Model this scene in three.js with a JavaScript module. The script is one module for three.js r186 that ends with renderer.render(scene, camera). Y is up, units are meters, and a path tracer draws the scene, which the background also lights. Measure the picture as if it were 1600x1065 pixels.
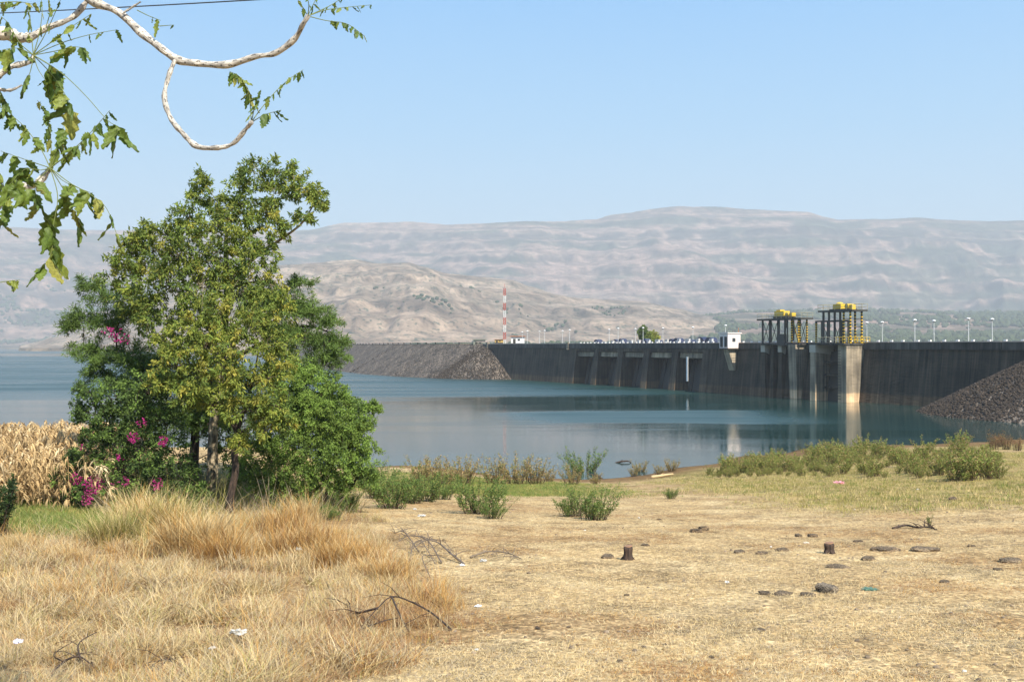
import * as THREE from 'three';
import { mergeGeometries } from 'three/addons/utils/BufferGeometryUtils.js';

// ---------------------------------------------------------------- camera, sky, sun, exposure
const FOCAL = 1570, EYE = 10.9, HORIZON = 540.5;
const scene = new THREE.Scene();
const camera = new THREE.PerspectiveCamera(2 * Math.atan(532.5 / FOCAL) * 180 / Math.PI, 1600 / 1065, 0.1, 20000);
camera.position.set(0, EYE, 0);
camera.lookAt(0, EYE + (HORIZON - 532.5) / FOCAL * 100, -100);
scene.add(camera);
const renderer = new THREE.WebGLRenderer({ antialias: true });
renderer.toneMapping = THREE.LinearToneMapping;
renderer.toneMappingExposure = 1.9;
renderer.shadowMap.enabled = true;
const clamp = THREE.MathUtils.clamp, lerp = THREE.MathUtils.lerp, sstep = (a, b, x) => { const t = clamp((x - a) / (b - a), 0, 1); return t * t * (3 - 2 * t); };
{
  const Wd = 64, Hd = 256, data = new Float32Array(Wd * Hd * 4);
  const stops = [[-90, .20, .22, .22], [0, .42, .54, .62], [6, .34, .505, .64], [12, .225, .43, .64], [20, .135, .345, .63], [40, .12, .265, .54], [90, .07, .17, .42]];
  for (let r = 0; r < Hd; r++) {
    const el = (r + .5) / Hd * 180 - 90; let k = 0;
    while (k < stops.length - 2 && stops[k + 1][0] < el) k++;
    const a = stops[k], b = stops[k + 1], t = clamp((el - a[0]) / (b[0] - a[0]), 0, 1);
    for (let c = 0; c < Wd; c++) { const o = (r * Wd + c) * 4; for (let j = 0; j < 3; j++) data[o + j] = .86 * lerp(a[j + 1], b[j + 1], t); data[o + 3] = 1; }
  }
  const sky = new THREE.DataTexture(data, Wd, Hd, THREE.RGBAFormat, THREE.FloatType);
  sky.mapping = THREE.EquirectangularReflectionMapping; sky.magFilter = THREE.LinearFilter; sky.minFilter = THREE.LinearFilter; sky.needsUpdate = true;
  scene.background = sky; scene.environment = sky;
}
const sunAz = 31 * Math.PI / 180, sunEl = 45 * Math.PI / 180;
const sun = new THREE.DirectionalLight(new THREE.Color().setRGB(1, .93, .80), 5);
sun.name = 'sun';
sun.position.set(Math.sin(sunAz) * Math.cos(sunEl) * 500, Math.sin(sunEl) * 500, Math.cos(sunAz) * Math.cos(sunEl) * 500);
sun.target.position.set(0, 0, 0);
sun.castShadow = true; sun.shadow.radius = 1; sun.shadow.mapSize.set(4096, 4096);
Object.assign(sun.shadow.camera, { left: -400, right: 400, top: 400, bottom: -400, near: 1, far: 2000 });
scene.add(sun); scene.add(sun.target);
scene.fog = new THREE.FogExp2(new THREE.Color().setRGB(.86, .94, 1.0), 1.9e-4);

// ---------------------------------------------------------------- helpers
const rng = (seed) => () => { seed = (seed + 0x6d2b79f5) | 0; let t = Math.imul(seed ^ (seed >>> 15), 1 | seed); t = (t + Math.imul(t ^ (t >>> 7), 61 | t)) ^ t; return ((t ^ (t >>> 14)) >>> 0) / 4294967296; };
const R = rng(7);
const rr = (a, b) => a + (b - a) * R();
const hash2 = (x, y, s = 0) => { let h = Math.imul(x | 0, 374761393) ^ Math.imul(y | 0, 668265263) ^ Math.imul(s | 0, 1274126177); h = Math.imul(h ^ (h >>> 13), 1274126177); h ^= h >>> 16; return (h >>> 0) / 4294967296; };
const vnoise = (x, y, s = 0, px = 0, py = 0) => {
  const ix = Math.floor(x), iy = Math.floor(y), fx = x - ix, fy = y - iy, u = fx * fx * (3 - 2 * fx), v = fy * fy * (3 - 2 * fy);
  const m = (i, p) => p ? ((i % p) + p) % p : i;
  const a = hash2(m(ix, px), m(iy, py), s), b = hash2(m(ix + 1, px), m(iy, py), s), c = hash2(m(ix, px), m(iy + 1, py), s), d = hash2(m(ix + 1, px), m(iy + 1, py), s);
  return lerp(lerp(a, b, u), lerp(c, d, u), v);
};
const fbm = (x, y, o = 4, s = 0) => { let a = .5, v = 0, n = 0; for (let i = 0; i < o; i++) { v += a * vnoise(x, y, s + i * 17); n += a; a *= .5; x *= 2.03; y *= 2.03; } return v / n; };
const fbmT = (x, y, p, o = 4, s = 0) => { let a = .5, v = 0, n = 0; for (let i = 0; i < o; i++) { v += a * vnoise(x, y, s + i * 17, p, p); n += a; a *= .5; x *= 2; y *= 2; p *= 2; } return v / n; };
const V = (x, y, z) => new THREE.Vector3(x, y, z);
const lin = (r, g, b) => new THREE.Color().setRGB(r, g, b);
const curveAt = (pts, x) => { if (x <= pts[0][0]) return pts[0][1]; for (let i = 1; i < pts.length; i++) if (x <= pts[i][0]) { const a = pts[i - 1], b = pts[i]; let t = (x - a[0]) / (b[0] - a[0]); t = t * t * (3 - 2 * t) * .5 + t * .5; return lerp(a[1], b[1], t); } return pts[pts.length - 1][1]; };
const used = new Map();
const numbered = (n) => { const k = used.get(n) ?? 0; used.set(n, k + 1); return k ? n + '_' + String(k).padStart(3, '0') : n; };
const shadow = (o) => o.traverse((c) => { if (c.isMesh) { c.castShadow = true; c.receiveShadow = true; } });
function tag(o, label, category, group, kind) { o.userData.label = label; if (category) o.userData.category = category; if (group) o.userData.group = group; if (kind) o.userData.kind = kind; return o; }
function thing(name, label, category, pos = V(0, 0, 0), group) { const g = new THREE.Group(); g.name = numbered(name); g.position.copy(pos); tag(g, label, category, group); scene.add(g); return g; }
function part(name, geo, mat, parent) { const m = new THREE.Mesh(geo, mat); m.name = name; m.castShadow = m.receiveShadow = true; parent.add(m); return m; }
function top(name, geo, mat, label, category, group, kind) { const m = new THREE.Mesh(geo, mat); m.name = numbered(name); m.castShadow = m.receiveShadow = true; tag(m, label, category, group, kind); scene.add(m); return m; }
function structure(name, geo, mat, label) { const m = new THREE.Mesh(geo, mat); m.name = name; m.castShadow = m.receiveShadow = true; m.userData.kind = 'structure'; if (label) m.userData.label = label; scene.add(m); return m; }
function copyOf(o, pos, turn = 0, scale = 1, label, group) { const c = o.clone(); c.name = numbered(o.name.replace(/_\d{3}$/, '')); c.position.copy(pos); c.rotation.y = turn; c.scale.setScalar(scale); c.userData = { ...o.userData }; if (label) c.userData.label = label; if (group) c.userData.group = group; scene.add(c); return c; }
// a direction of the view, taken to a real place at a chosen distance
const at = (px, py, D) => V((px - 800) / FOCAL * D, EYE - (py - HORIZON) / FOCAL * D, -D);

class Geo {   // collects triangles of one part
  constructor() { this.p = []; this.c = []; this.uv = []; this.i = []; }
  v(x, y, z, col, u = 0, w = 0) { this.p.push(x, y, z); if (col) this.c.push(col.r, col.g, col.b); this.uv.push(u, w); return this.p.length / 3 - 1; }
  tube(pts, rad, sides = 6, col, cap = true) {
    const up = V(0, 1, 0), n = pts.length; let prev = null, len = 0; const first = this.p.length / 3;
    for (let k = 0; k < n; k++) {
      const d = pts[Math.min(k + 1, n - 1)].clone().sub(pts[Math.max(k - 1, 0)]).normalize();
      let a = prev ? prev.clone().addScaledVector(d, -prev.dot(d)) : (Math.abs(d.y) > .9 ? V(1, 0, 0) : up.clone()).cross(d);
      if (a.lengthSq() < 1e-8) a = V(1, 0, 0); a.normalize(); prev = a; const b = d.clone().cross(a);
      if (k) len += pts[k].distanceTo(pts[k - 1]);
      const r = typeof rad === 'function' ? rad(k / (n - 1)) : Array.isArray(rad) ? rad[k] : rad;
      for (let j = 0; j <= sides; j++) { const t = j / sides * Math.PI * 2, cs = Math.cos(t) * r, sn = Math.sin(t) * r; this.v(pts[k].x + a.x * cs + b.x * sn, pts[k].y + a.y * cs + b.y * sn, pts[k].z + a.z * cs + b.z * sn, col, j / sides, len); }
    }
    const w = sides + 1;
    for (let k = 0; k < n - 1; k++) for (let j = 0; j < sides; j++) { const q = first + k * w + j; this.i.push(q, q + w, q + 1, q + 1, q + w, q + w + 1); }
    if (cap) for (const [k, flip] of [[0, 1], [n - 1, 0]]) { const cpt = this.v(pts[k].x, pts[k].y, pts[k].z, col, .5, .5); for (let j = 0; j < sides; j++) { const q = first + k * w + j; flip ? this.i.push(cpt, q, q + 1) : this.i.push(cpt, q + 1, q); } }
    return this;
  }
  leaf(pos, dir, nrm, len, wid, col, fold = .25) {
    const side = dir.clone().cross(nrm); if (side.lengthSq() < 1e-6) side.set(1, 0, 0); side.normalize(); const up = side.clone().cross(dir).normalize();
    const m = .42, b = this.v(pos.x, pos.y, pos.z, col), w = wid / 2, h = wid * fold;
    const c = pos.clone().addScaledVector(dir, len * m).addScaledVector(up, h);
    const l = this.v(c.x - side.x * w, c.y - side.y * w, c.z - side.z * w, col, 0, .5), r = this.v(c.x + side.x * w, c.y + side.y * w, c.z + side.z * w, col, 1, .5);
    const t = this.v(pos.x + dir.x * len - up.x * h * .5, pos.y + dir.y * len - up.y * h * .5, pos.z + dir.z * len - up.z * h * .5, col, .5, 1);
    this.i.push(b, r, t, b, t, l);
    return this;
  }
  build(normals = true) {
    const g = new THREE.BufferGeometry();
    g.setAttribute('position', new THREE.BufferAttribute(new Float32Array(this.p), 3));
    if (this.c.length) g.setAttribute('color', new THREE.BufferAttribute(new Float32Array(this.c), 3));
    g.setAttribute('uv', new THREE.BufferAttribute(new Float32Array(this.uv), 2));
    g.setIndex(this.p.length / 3 > 65535 ? new THREE.BufferAttribute(new Uint32Array(this.i), 1) : this.i);
    if (normals) g.computeVertexNormals();
    return g;
  }
}
const smoothPath = (pts, n) => new THREE.CatmullRomCurve3(pts, false, 'catmullrom', .5).getPoints(n);
function tex(w, h, f, srgb = false, wrap = THREE.RepeatWrapping) {   // f(x, y) -> [r, g, b] from 0 to 1
  const d = new Uint8Array(w * h * 4);
  for (let y = 0; y < h; y++) for (let x = 0; x < w; x++) { const c = f(x, y), o = (y * w + x) * 4; d[o] = clamp(c[0], 0, 1) * 255; d[o + 1] = clamp(c[1], 0, 1) * 255; d[o + 2] = clamp(c[2], 0, 1) * 255; d[o + 3] = 255; }
  const t = new THREE.DataTexture(d, w, h); t.wrapS = t.wrapT = wrap; t.magFilter = THREE.LinearFilter; t.minFilter = THREE.LinearFilter; if (srgb) t.colorSpace = THREE.SRGBColorSpace; t.needsUpdate = true; return t;
}
const std = (o) => new THREE.MeshPhysicalMaterial({ roughness: .9, metalness: 0, side: THREE.DoubleSide, ...o });
const leafMat = (tr = .35, o = {}) => new THREE.MeshPhysicalMaterial({ vertexColors: true, roughness: .75, transmission: tr, thickness: 0, side: THREE.DoubleSide, specularIntensity: .35, ...o });

// ---------------------------------------------------------------- ground near the camera
const SHORE = [[-400, 96], [-80, 95], [-30, 93], [-12, 91], [-2, 85], [5, 81], [11, 84], [19, 94], [32, 106], [60, 117], [120, 124], [400, 124]];
function groundAt(x, z) {
  const D = -z, S = curveAt(SHORE, x + 3 * (fbm(x * .08, 3.3, 2) - .5)) + 4 * (vnoise(x * .22, 9.1) - .5);
  let y = D > 0 ? 9.05 * (1 - D / S) : 9.05 - D * .06;
  y += .30 * (fbm(x * .07, z * .07, 2, 5) - .5) * sstep(5, 20, D) * (1 - sstep(70, 100, D));
  y += .07 * (fbm(x * .5, z * .5, 3, 9) - .5) * (1 - sstep(45, 90, D));
  const terrace = sstep(-7.5, -10, x) * sstep(24, 28, D) * (1 - sstep(44, 52, D));
  y = lerp(y, Math.max(y, 6.45), terrace);
  return Math.max(y, -5);
}
function gp(px, py) {   // where a line of sight meets the ground
  let D = 4; const gap = (D) => { const p = at(px, py, D); return p.y - groundAt(p.x, p.z); };
  while (D < 160 && gap(D) > 0) D += .25;
  let a = D - .25, b = D; for (let k = 0; k < 14; k++) { const m = (a + b) / 2; gap(m) > 0 ? a = m : b = m; }
  const p = at(px, py, b); p.y = groundAt(p.x, p.z); p.D = b; p.m = b / FOCAL; return p;
}
const grassEdge = (D) => curveAt([[6, -2.1], [8, -1.6], [9, -1.1], [11.5, -.45], [14, -.7], [17, -1.4], [20, -2.3], [26, -3.6], [37, -5.0]], D);
const longGrass = (x, D) => sstep(.5, -.5, x - grassEdge(D) - 1.2 * (fbm(x * .8, D * .8, 2, 31) - .5)) * (1 - sstep(27, 32, D));
const greenness = (x, D) => { const n = fbm(x * .12 + 4, D * .12, 3, 44);
  const a = Math.exp(-(((x + 1.5) / 6) ** 2)) * sstep(40, 50, D) * (1 - sstep(68, 76, D));
  const b = sstep(7, 13, x) * sstep(29, 38, D + x * .15);
  const c = sstep(-7, -9, x) * sstep(19, 22, D) * (1 - sstep(28, 31, D));
  return clamp(Math.max(a, .8 * b, c) * sstep(.25, .5, n + .08), 0, 1); };
const groundTex = tex(1024, 1024, (x, y) => {   // 5 m of dry litter: straw flecks on soil
  const u = x / 1024, v = y / 1024, big = fbmT(u * 6, v * 6, 6, 4, 1), fine = fbmT(u * 90, v * 90, 90, 3, 2), fl = vnoise(u * 160, v * 60, 3, 160, 60), fl2 = vnoise(u * 70, v * 190, 4, 70, 190);
  const straw = Math.max(sstep(.62, .85, fl), sstep(.62, .85, fl2)), soil = sstep(.60, .72, fbmT(u * 14, v * 14, 14, 4, 8));
  const k = .72 + .30 * (big - .5) + .42 * (fine - .5) + .20 * straw, q = 1 - .16 * soil;
  return [k * 1.08 * q, k * 1.02 * q, k * .93 * q];
}, true);
const groundBump = tex(1024, 1024, (x, y) => { const u = x / 1024, v = y / 1024; const h = .45 * fbmT(u * 40, v * 40, 40, 4, 12) + .55 * fbmT(u * 150, v * 150, 150, 2, 13); return [h, h, h]; });
{
  const xs = [], zs = [];
  for (let x = -400; x < -40; x += 30) xs.push(x); for (let x = -40; x < -14; x += 1) xs.push(x); for (let x = -14; x < 18; x += .22) xs.push(x); for (let x = 18; x < 80; x += 1) xs.push(x); for (let x = 80; x <= 410; x += 30) xs.push(x);
  for (let z = 300; z > 4; z -= 25) zs.push(z); for (let z = 4; z > -40; z -= .22) zs.push(z); for (let z = -40; z > -135; z -= .8) zs.push(z); for (let z = -135; z >= -200; z -= 15) zs.push(z);
  const g = new Geo(), col = new THREE.Color(), straw = lin(.63, .495, .30), pale = lin(.71, .59, .385), red = lin(.42, .28, .15), green = lin(.17, .20, .055), olive = lin(.40, .355, .15), mud = lin(.26, .17, .09), wet = lin(.12, .085, .055);
  for (const z of zs) for (const x of xs) {
    const D = -z, y = groundAt(x, z), n = fbm(x * .35, z * .35, 4, 21), n2 = fbm(x * 1.3, z * 1.3, 3, 22);
    col.copy(straw).lerp(pale, sstep(.45, .7, n2)).lerp(red, .45 * sstep(.55, .72, n));
    const lg = longGrass(x, D); if (lg > 0) col.lerp(lin(.36, .26, .145), lg * .85);
    const gr = greenness(x, D); col.lerp(olive, .95 * gr).lerp(green, gr * sstep(.42, .62, fbm(x * .5, z * .5, 3, 61)) * (x > 8 ? .35 : .9));
    const h = y + .5 * (fbm(x * .4, z * .4, 3, 71) - .5); col.lerp(mud, .9 * (1 - sstep(.55, 1.15, h))).lerp(wet, 1 - sstep(-.05, .22, h));
    g.v(x, y, z, col, x / 5, z / 5);
  }
  const w = xs.length;
  for (let r = 0; r < zs.length - 1; r++) for (let c = 0; c < w - 1; c++) { const q = r * w + c; g.i.push(q, q + 1, q + w, q + 1, q + w + 1, q + w); }
  structure('ground', g.build(), std({ vertexColors: true, map: groundTex, bumpMap: groundBump, bumpScale: .035, roughness: 1, specularIntensity: .2 }), 'dry straw coloured ground sloping down to the lake');
}

// ---------------------------------------------------------------- lake
{
  const N = 1024;   // wind ruffled and calm water over 600 m
  const rough = tex(N, N, (x, y) => {
    const X = (x / N - .5) * 600, D = 650 - y / N * 600; const wob = 30 * (fbm(X * .012, D * .03, 3, 81) - .5) + 26 * (fbm(X * .022, D * .16, 3, 84) - .5);
    const d = D + wob - X * .12;
    const band = (a, b, s) => sstep(a - s, a + s, d) * (1 - sstep(b - s, b + s, d));
    let k = Math.max(.95 * sstep(208, 228, d), band(134, 158, 5) * sstep(-10, 8, X) * .9, band(178, 184, 2) * .5 * sstep(20, 40, X));
    k *= .15 + 1.2 * fbm(X * .018, D * .11, 4, 82); k *= 1 - .9 * sstep(30, 58, X) * (1 - sstep(235, 270, D));
    k = Math.max(k, .22 * sstep(.35, .7, fbm(X * .03, D * .12, 4, 83)));
    const v = .05 + .36 * clamp(k, 0, 1); return [v, v, v];
  }, false, THREE.MirroredRepeatWrapping);
  const waves = tex(1024, 1024, (x, y) => { const u = x / 1024, v = y / 1024; const h = .6 * fbmT(u * 24, v * 40, 24 * 5, 3, 91) + .4 * vnoise(u * 120, v * 200, 92, 120, 200); return [h, h, h]; });
  waves.repeat.set(30, 30);
  const g = new Geo(); const xs = [-9000, 9000], zs = [-60, -12000];
  for (const z of [-30, -12000]) for (const x of xs) g.v(x, 0, z, null, (x + 300) / 600, (z + 650) / 600);
  g.i.push(0, 1, 2, 1, 3, 2);
  structure('lake_water', g.build(), new THREE.MeshPhysicalMaterial({ color: lin(.014, .045, .041), roughness: 1, roughnessMap: rough, ior: 1.333, bumpMap: waves, bumpScale: .004 }), 'still blue green reservoir water with wind ruffled bands');
}

// ---------------------------------------------------------------- far country
const SKYLINE = [[-700, 372], [-300, 362], [0, 352], [120, 356], [300, 360], [440, 362], [480, 358], [540, 347], [640, 346], [700, 352], [760, 351], [850, 347], [930, 342], [960, 333], [1060, 322], [1135, 321], [1170, 325], [1262, 330], [1290, 338], [1310, 342], [1370, 340], [1430, 338], [1500, 341], [1600, 341], [1900, 352], [2400, 360]];
const NEARHILL = [[20, 541], [110, 522], [150, 500], [220, 468], [300, 440], [380, 420], [455, 413], [500, 410], [530, 406], [555, 405], [590, 411], [640, 410], [660, 416], [700, 427], [760, 433], [800, 438], [830, 448], [870, 460], [900, 465], [950, 468], [1000, 470], [1060, 482], [1100, 492], [1150, 505], [1230, 522], [1330, 541]];
const up2 = (y, D) => (HORIZON - y) / FOCAL * D + EYE;
function ridged(x, y, s) { let a = 1, v = 0, n = 0; for (let i = 0; i < 3; i++) { v += a * (1 - Math.abs(2 * vnoise(x, y, s + i) - 1)); n += a; a *= .5; x *= 2.1; y *= 2.1; } return v / n; }
const terrace = (h, step, k, off) => { const q = h / step + off, f = q - Math.floor(q); return lerp(h, (Math.floor(q) + sstep(.62, .98, f) * .75 + f * .25 - off) * step, k); };
function farAt(x, D) {
  const px = x / D * FOCAL + 800;
  // the long trap rock plateau
  const Dr = 5900, D0 = 3900, H = up2(curveAt(SKYLINE, px), Dr);
  const warp = 420 * (fbm(x / 900, D / 900, 3, 201) - .5);
  let q = (D - D0 + warp) / (Dr - D0);
  const sp = .78 * ridged(x / 760 + .9 * vnoise(x / 900, D / 700, 5), D / 2200, 205) + .22 * ridged(x / 220 + .4 * vnoise(x / 200, D / 200, 8), D / 1400, 206);
  q += (sp - .55) * .30 * sstep(0, .3, q) * (1 - sstep(.62, .98, q));
  const shp = q <= 0 ? 0 : q >= 1 ? 1 : lerp(q * q * (1.6 - .6 * q), sstep(0, 1, q), .35);
  let h = H * shp; const amp = sstep(.05, .25, q) * (1 - sstep(.93, 1, q));
  h = lerp(h, terrace(h, 84, .45, .35 * fbm(x / 1200, 2, 2, 207)), amp);
  h += amp * 16 * (ridged(x / 150 + .6 * vnoise(x / 160, D / 160, 2), D / 900, 209) - .5);
  if (q >= 1) h = H + 5 * (vnoise(x / 90, D / 90, 3) - .5);
  // the brown hill in front of it
  const H2 = Math.max(0, up2(curveAt(NEARHILL, px), 2900)), q2 = D < 2900 ? (D - 1750 + 150 * (fbm(x / 520, D / 520, 2, 221) - .5)) / 1150 : 1 - (D - 2900) / 900;
  let h2 = 0;
  if (q2 > 0 && H2 > 12) {
    const s2 = .6 * ridged(x / 270 + .5 * vnoise(x / 400, D / 300, 6), D / 1700, 231) + .4 * ridged(x / 95 + .4 * vnoise(x / 100, D / 90, 8), D / 700, 232), qq = clamp(q2 + (D < 2900 ? (s2 - .55) * .40 * sstep(0, .3, q2) * (1 - sstep(.6, .97, q2)) : 0), 0, 1);
    h2 = H2 * (qq * .55 + .45 * sstep(0, 1, qq)); const a2 = sstep(.04, .2, qq) * (1 - sstep(.9, 1, qq));
    h2 = lerp(h2, terrace(h2, 40, .5, .4 * fbm(x / 500, 7, 2, 233)), a2) + a2 * 7 * (ridged(x / 48 + .6 * vnoise(x / 60, D / 60, 2), D / 260, 237) - .5);
  }
  // wooded rise behind the right end of the dam
  const t = x / D, h3 = sstep(.06, .22, t) * (10 + 118 * sstep(1500, 3700, D)) * (D < 4400 ? 1 : .5) * (.85 + .3 * fbm(x / 300, D / 300, 3, 241));
  // plain, with the lake in the left of it
  const shoreD = t < -.10 ? lerp(1500, 3800, sstep(-.12, -.30, t)) : 0;
  const plain = D < shoreD - 40 ? -6 : lerp(-6, 3.5, sstep(shoreD - 40, shoreD + 60, D)) + 14 * sstep(shoreD + 60, shoreD + 900, D) * fbm(x / 400, D / 400, 2, 251);
  return { h: Math.max(h > 6 ? h : -9, h2 > 5 ? h2 : -9, h3 > 8 ? h3 : -9, plain), near: h2 >= h && h2 > plain && h2 >= h3, wood: h3 >= h && h3 >= h2 && h3 > plain, q: q2, sp };
}
const hillTex = tex(512, 512, (x, y) => { const u = x / 512, v = y / 512, a = fbmT(u * 12, v * 12, 12, 5, 261), b = sstep(.66, .74, fbmT(u * 60, v * 60, 60, 2, 263)); const k = .62 + .5 * (a - .5) + .2 * (fbmT(u * 120, v * 120, 120, 2, 264) - .5); return [k * (1 - .42 * b), k * (1 - .30 * b), k * (1 - .30 * b)]; }, true);
{
  const g = new Geo(), cols = 860, Ds = []; for (let D = 1380; D < 6700;) { Ds.push(D); D += D < 3000 ? 13 : D < 3850 ? 40 : D < 6000 ? 17 : 120; } Ds.push(7500);
  const rock = lin(.17, .135, .115), soil = lin(.66, .49, .355), tan = lin(.74, .57, .42), scrub = lin(.14, .155, .10), farSoil = lin(.68, .45, .345), c = new THREE.Color(), H = [];
  for (const D of Ds) { const row = []; for (let k = 0; k <= cols; k++) { const x = (k / cols * 1.9 - .95) * D; row.push(farAt(x, D)); } H.push(row); }
  Ds.forEach((D, r) => {
    for (let k = 0; k <= cols; k++) {
      const x = (k / cols * 1.9 - .95) * D, f = H[r][k], a = H[Math.max(r - 1, 0)][k].h, b = H[Math.min(r + 1, Ds.length - 1)][k].h, steep = (b - a) / (Ds[Math.min(r + 1, Ds.length - 1)] - Ds[Math.max(r - 1, 0)]);
      const n = fbm(x / 240, D / 240 + f.h / 60, 4, 271), n2 = fbm(x / 60, D / 60, 3, 273);
      if (f.near) c.copy(soil).lerp(tan, sstep(.4, .65, n)).lerp(rock, .55 * sstep(.42, .8, steep) * sstep(.35, .6, n2)).lerp(scrub, .45 * sstep(.66, .76, n2));
      else if (f.wood) c.copy(farSoil).lerp(scrub, .85 * sstep(.40, .60, n));
      else c.copy(farSoil).lerp(rock, .85 * sstep(.45, .85, steep) * sstep(.3, .55, n2)).lerp(scrub, .9 * sstep(.50 - .12 * sstep(.15, .4, x / D), .66 - .12 * sstep(.15, .4, x / D), n)).lerp(scrub, .8 * sstep(.5, .2, f.sp));
      const hb = f.h + 10 * (n - .5), bed = vnoise(hb / (f.near ? 13 : 26), x / 2600, 277), bed2 = vnoise(hb / (f.near ? 6 : 12), x / 1500, 278), dots = vnoise(x / (f.near ? 11 : 20), D / (f.near ? 20 : 34) + f.h / 15, 279); c.lerp(rock, (f.wood ? .1 : f.near ? .35 : .75) * sstep(.66, .74, bed) * sstep(.28, .42, n2)).lerp(tan, .35 * sstep(.62, .8, bed2)).lerp(scrub, .75 * sstep(.80, .9, dots) * sstep(.3, .5, n));
      if (f.h < 6) c.copy(lin(.42, .31, .2));
      g.v(x, f.h, -D, c, x / 420, (D + f.h) / 420);
    }
  });
  const w = cols + 1; for (let r = 0; r < Ds.length - 1; r++) for (let k = 0; k < cols; k++) { const q = r * w + k; g.i.push(q, q + 1, q + w, q + 1, q + w + 1, q + w); }
  structure('hills', g.build(), std({ vertexColors: true, map: hillTex, roughness: 1, specularIntensity: 0 }), 'hazy terraced plateau with a bare brown hill in front');
  // woods on the plain and the lower slopes
  const blob = new THREE.IcosahedronGeometry(1, 2), pa = blob.attributes.position;
  for (let i = 0; i < pa.count; i++) { const x = pa.getX(i), y = pa.getY(i), z = pa.getZ(i), k = .72 + .55 * fbm(x * 2.4 + 5, y * 2.4 + z * 3.1, 3, 281); pa.setXYZ(i, x * k, y * k * .85 + .62, z * k); }
  blob.computeVertexNormals();
  const list = [];
  const put = (t, D, s) => { const x = t * D, f = farAt(x, D); if (f.h > 2) list.push([x, f.h, D, s]); };
  for (let k = 0; k < 60000 && list.length < 5200; k++) { const t = rr(.05, .62), D = 1420 + 2700 * R() ** 1.3; if (farAt(t * D, D).wood && fbm(t * D / 160, D / 160, 3, 283) > .50) put(t, D, rr(3, 8)); }
  for (let k = 0; k < 3600; k++) { const t = rr(-.62, -.27), D = rr(3860, 5000); if (fbm(t * D / 200, D / 140, 3, 285) > .40 + .16 * sstep(4000, 5000, D)) put(t, D, rr(5, 11)); }
  for (let k = 0; k < 2600; k++) { const t = rr(-.14, .12), D = rr(1450, 2600); if (fbm(t * D / 90, D / 90, 3, 287) > lerp(.46, .68, sstep(1450, 1800, D))) put(t, D, rr(2, 5)); }
  const im = new THREE.InstancedMesh(blob, std({ roughness: 1, specularIntensity: .1 }), list.length), m = new THREE.Matrix4(), qn = new THREE.Quaternion(), cc = new THREE.Color();
  list.forEach(([x, y, D, s], i) => { qn.setFromAxisAngle(V(0, 1, 0), R() * 6.28); im.setMatrixAt(i, m.compose(V(x, y, -D), qn, V(s, s * rr(.8, 1.25), s))); const b = rr(.7, 1.2); im.setColorAt(i, cc.setRGB(.060 * b, .078 * b, .038 * b)); });
  im.name = 'distant_woods'; tag(im, 'hazy green trees scattered over the plain below the hills', 'woods', null, 'stuff'); scene.add(im);
}

// ---------------------------------------------------------------- the dam: its own frame, x along the crest, z out over the water
const DAM = V(1, 0, -329), UX = .452, UZ = .891, damTurn = -Math.atan2(UZ, UX), CREST = 11.55;
const onDam = (s, y, n) => V(DAM.x + UX * s - UZ * n, y, DAM.z + UZ * s + UX * n);
const along = (px, n = 0) => { const t = (px - 800) / FOCAL, a = DAM.x - UZ * n, d = -(DAM.z + UX * n); return (t * d - a) / (UX + t * UZ); };   // crest distance met by a line of sight
function damThing(name, label, category, s, y, n, group) { const g = thing(name, label, category, onDam(s, y, n), group); g.rotation.y = damTurn; return g; }
function prism(profile, s0, s1, us = 30, vs = 12) {   // profile of [n, y], swept along the crest
  const g = new Geo(), area = THREE.ShapeUtils.area(profile.map(([n, y]) => new THREE.Vector2(n, y))), P = area > 0 ? profile : profile.slice().reverse();
  for (let k = 0; k < P.length; k++) {
    const [n0, y0] = P[k], [n1, y1] = P[(k + 1) % P.length], flat = Math.abs(y1 - y0) < .3 * Math.abs(n1 - n0);
    const q = [[s0, n0, y0], [s1, n0, y0], [s1, n1, y1], [s0, n1, y1]].map(([s, n, y]) => g.v(s, y, n, null, s / us, (flat ? n : y) / vs));
    g.i.push(q[0], q[1], q[2], q[0], q[2], q[3]);
  }
  const tri = THREE.ShapeUtils.triangulateShape(P.map(([n, y]) => new THREE.Vector2(n, y)), []);
  for (const [s, f] of [[s0, 0], [s1, 1]]) { const b = P.map(([n, y]) => g.v(s, y, n, null, (n + s) / us, y / vs)); for (const [a, c, d] of tri) f ? g.i.push(b[a], b[d], b[c]) : g.i.push(b[a], b[c], b[d]); }
  return g.build();
}
const box = (w, h, d, x = 0, y = 0, z = 0) => { const g = new THREE.BoxGeometry(w, h, d); g.translate(x, y, z); return g; };   // y is the bottom plus half
const boxUp = (w, h, d, x = 0, y = 0, z = 0) => box(w, h, d, x, y + h / 2, z);
const bar = (a, b, r, sides = 6) => new Geo().tube([a, b], r, sides).build();
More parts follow.
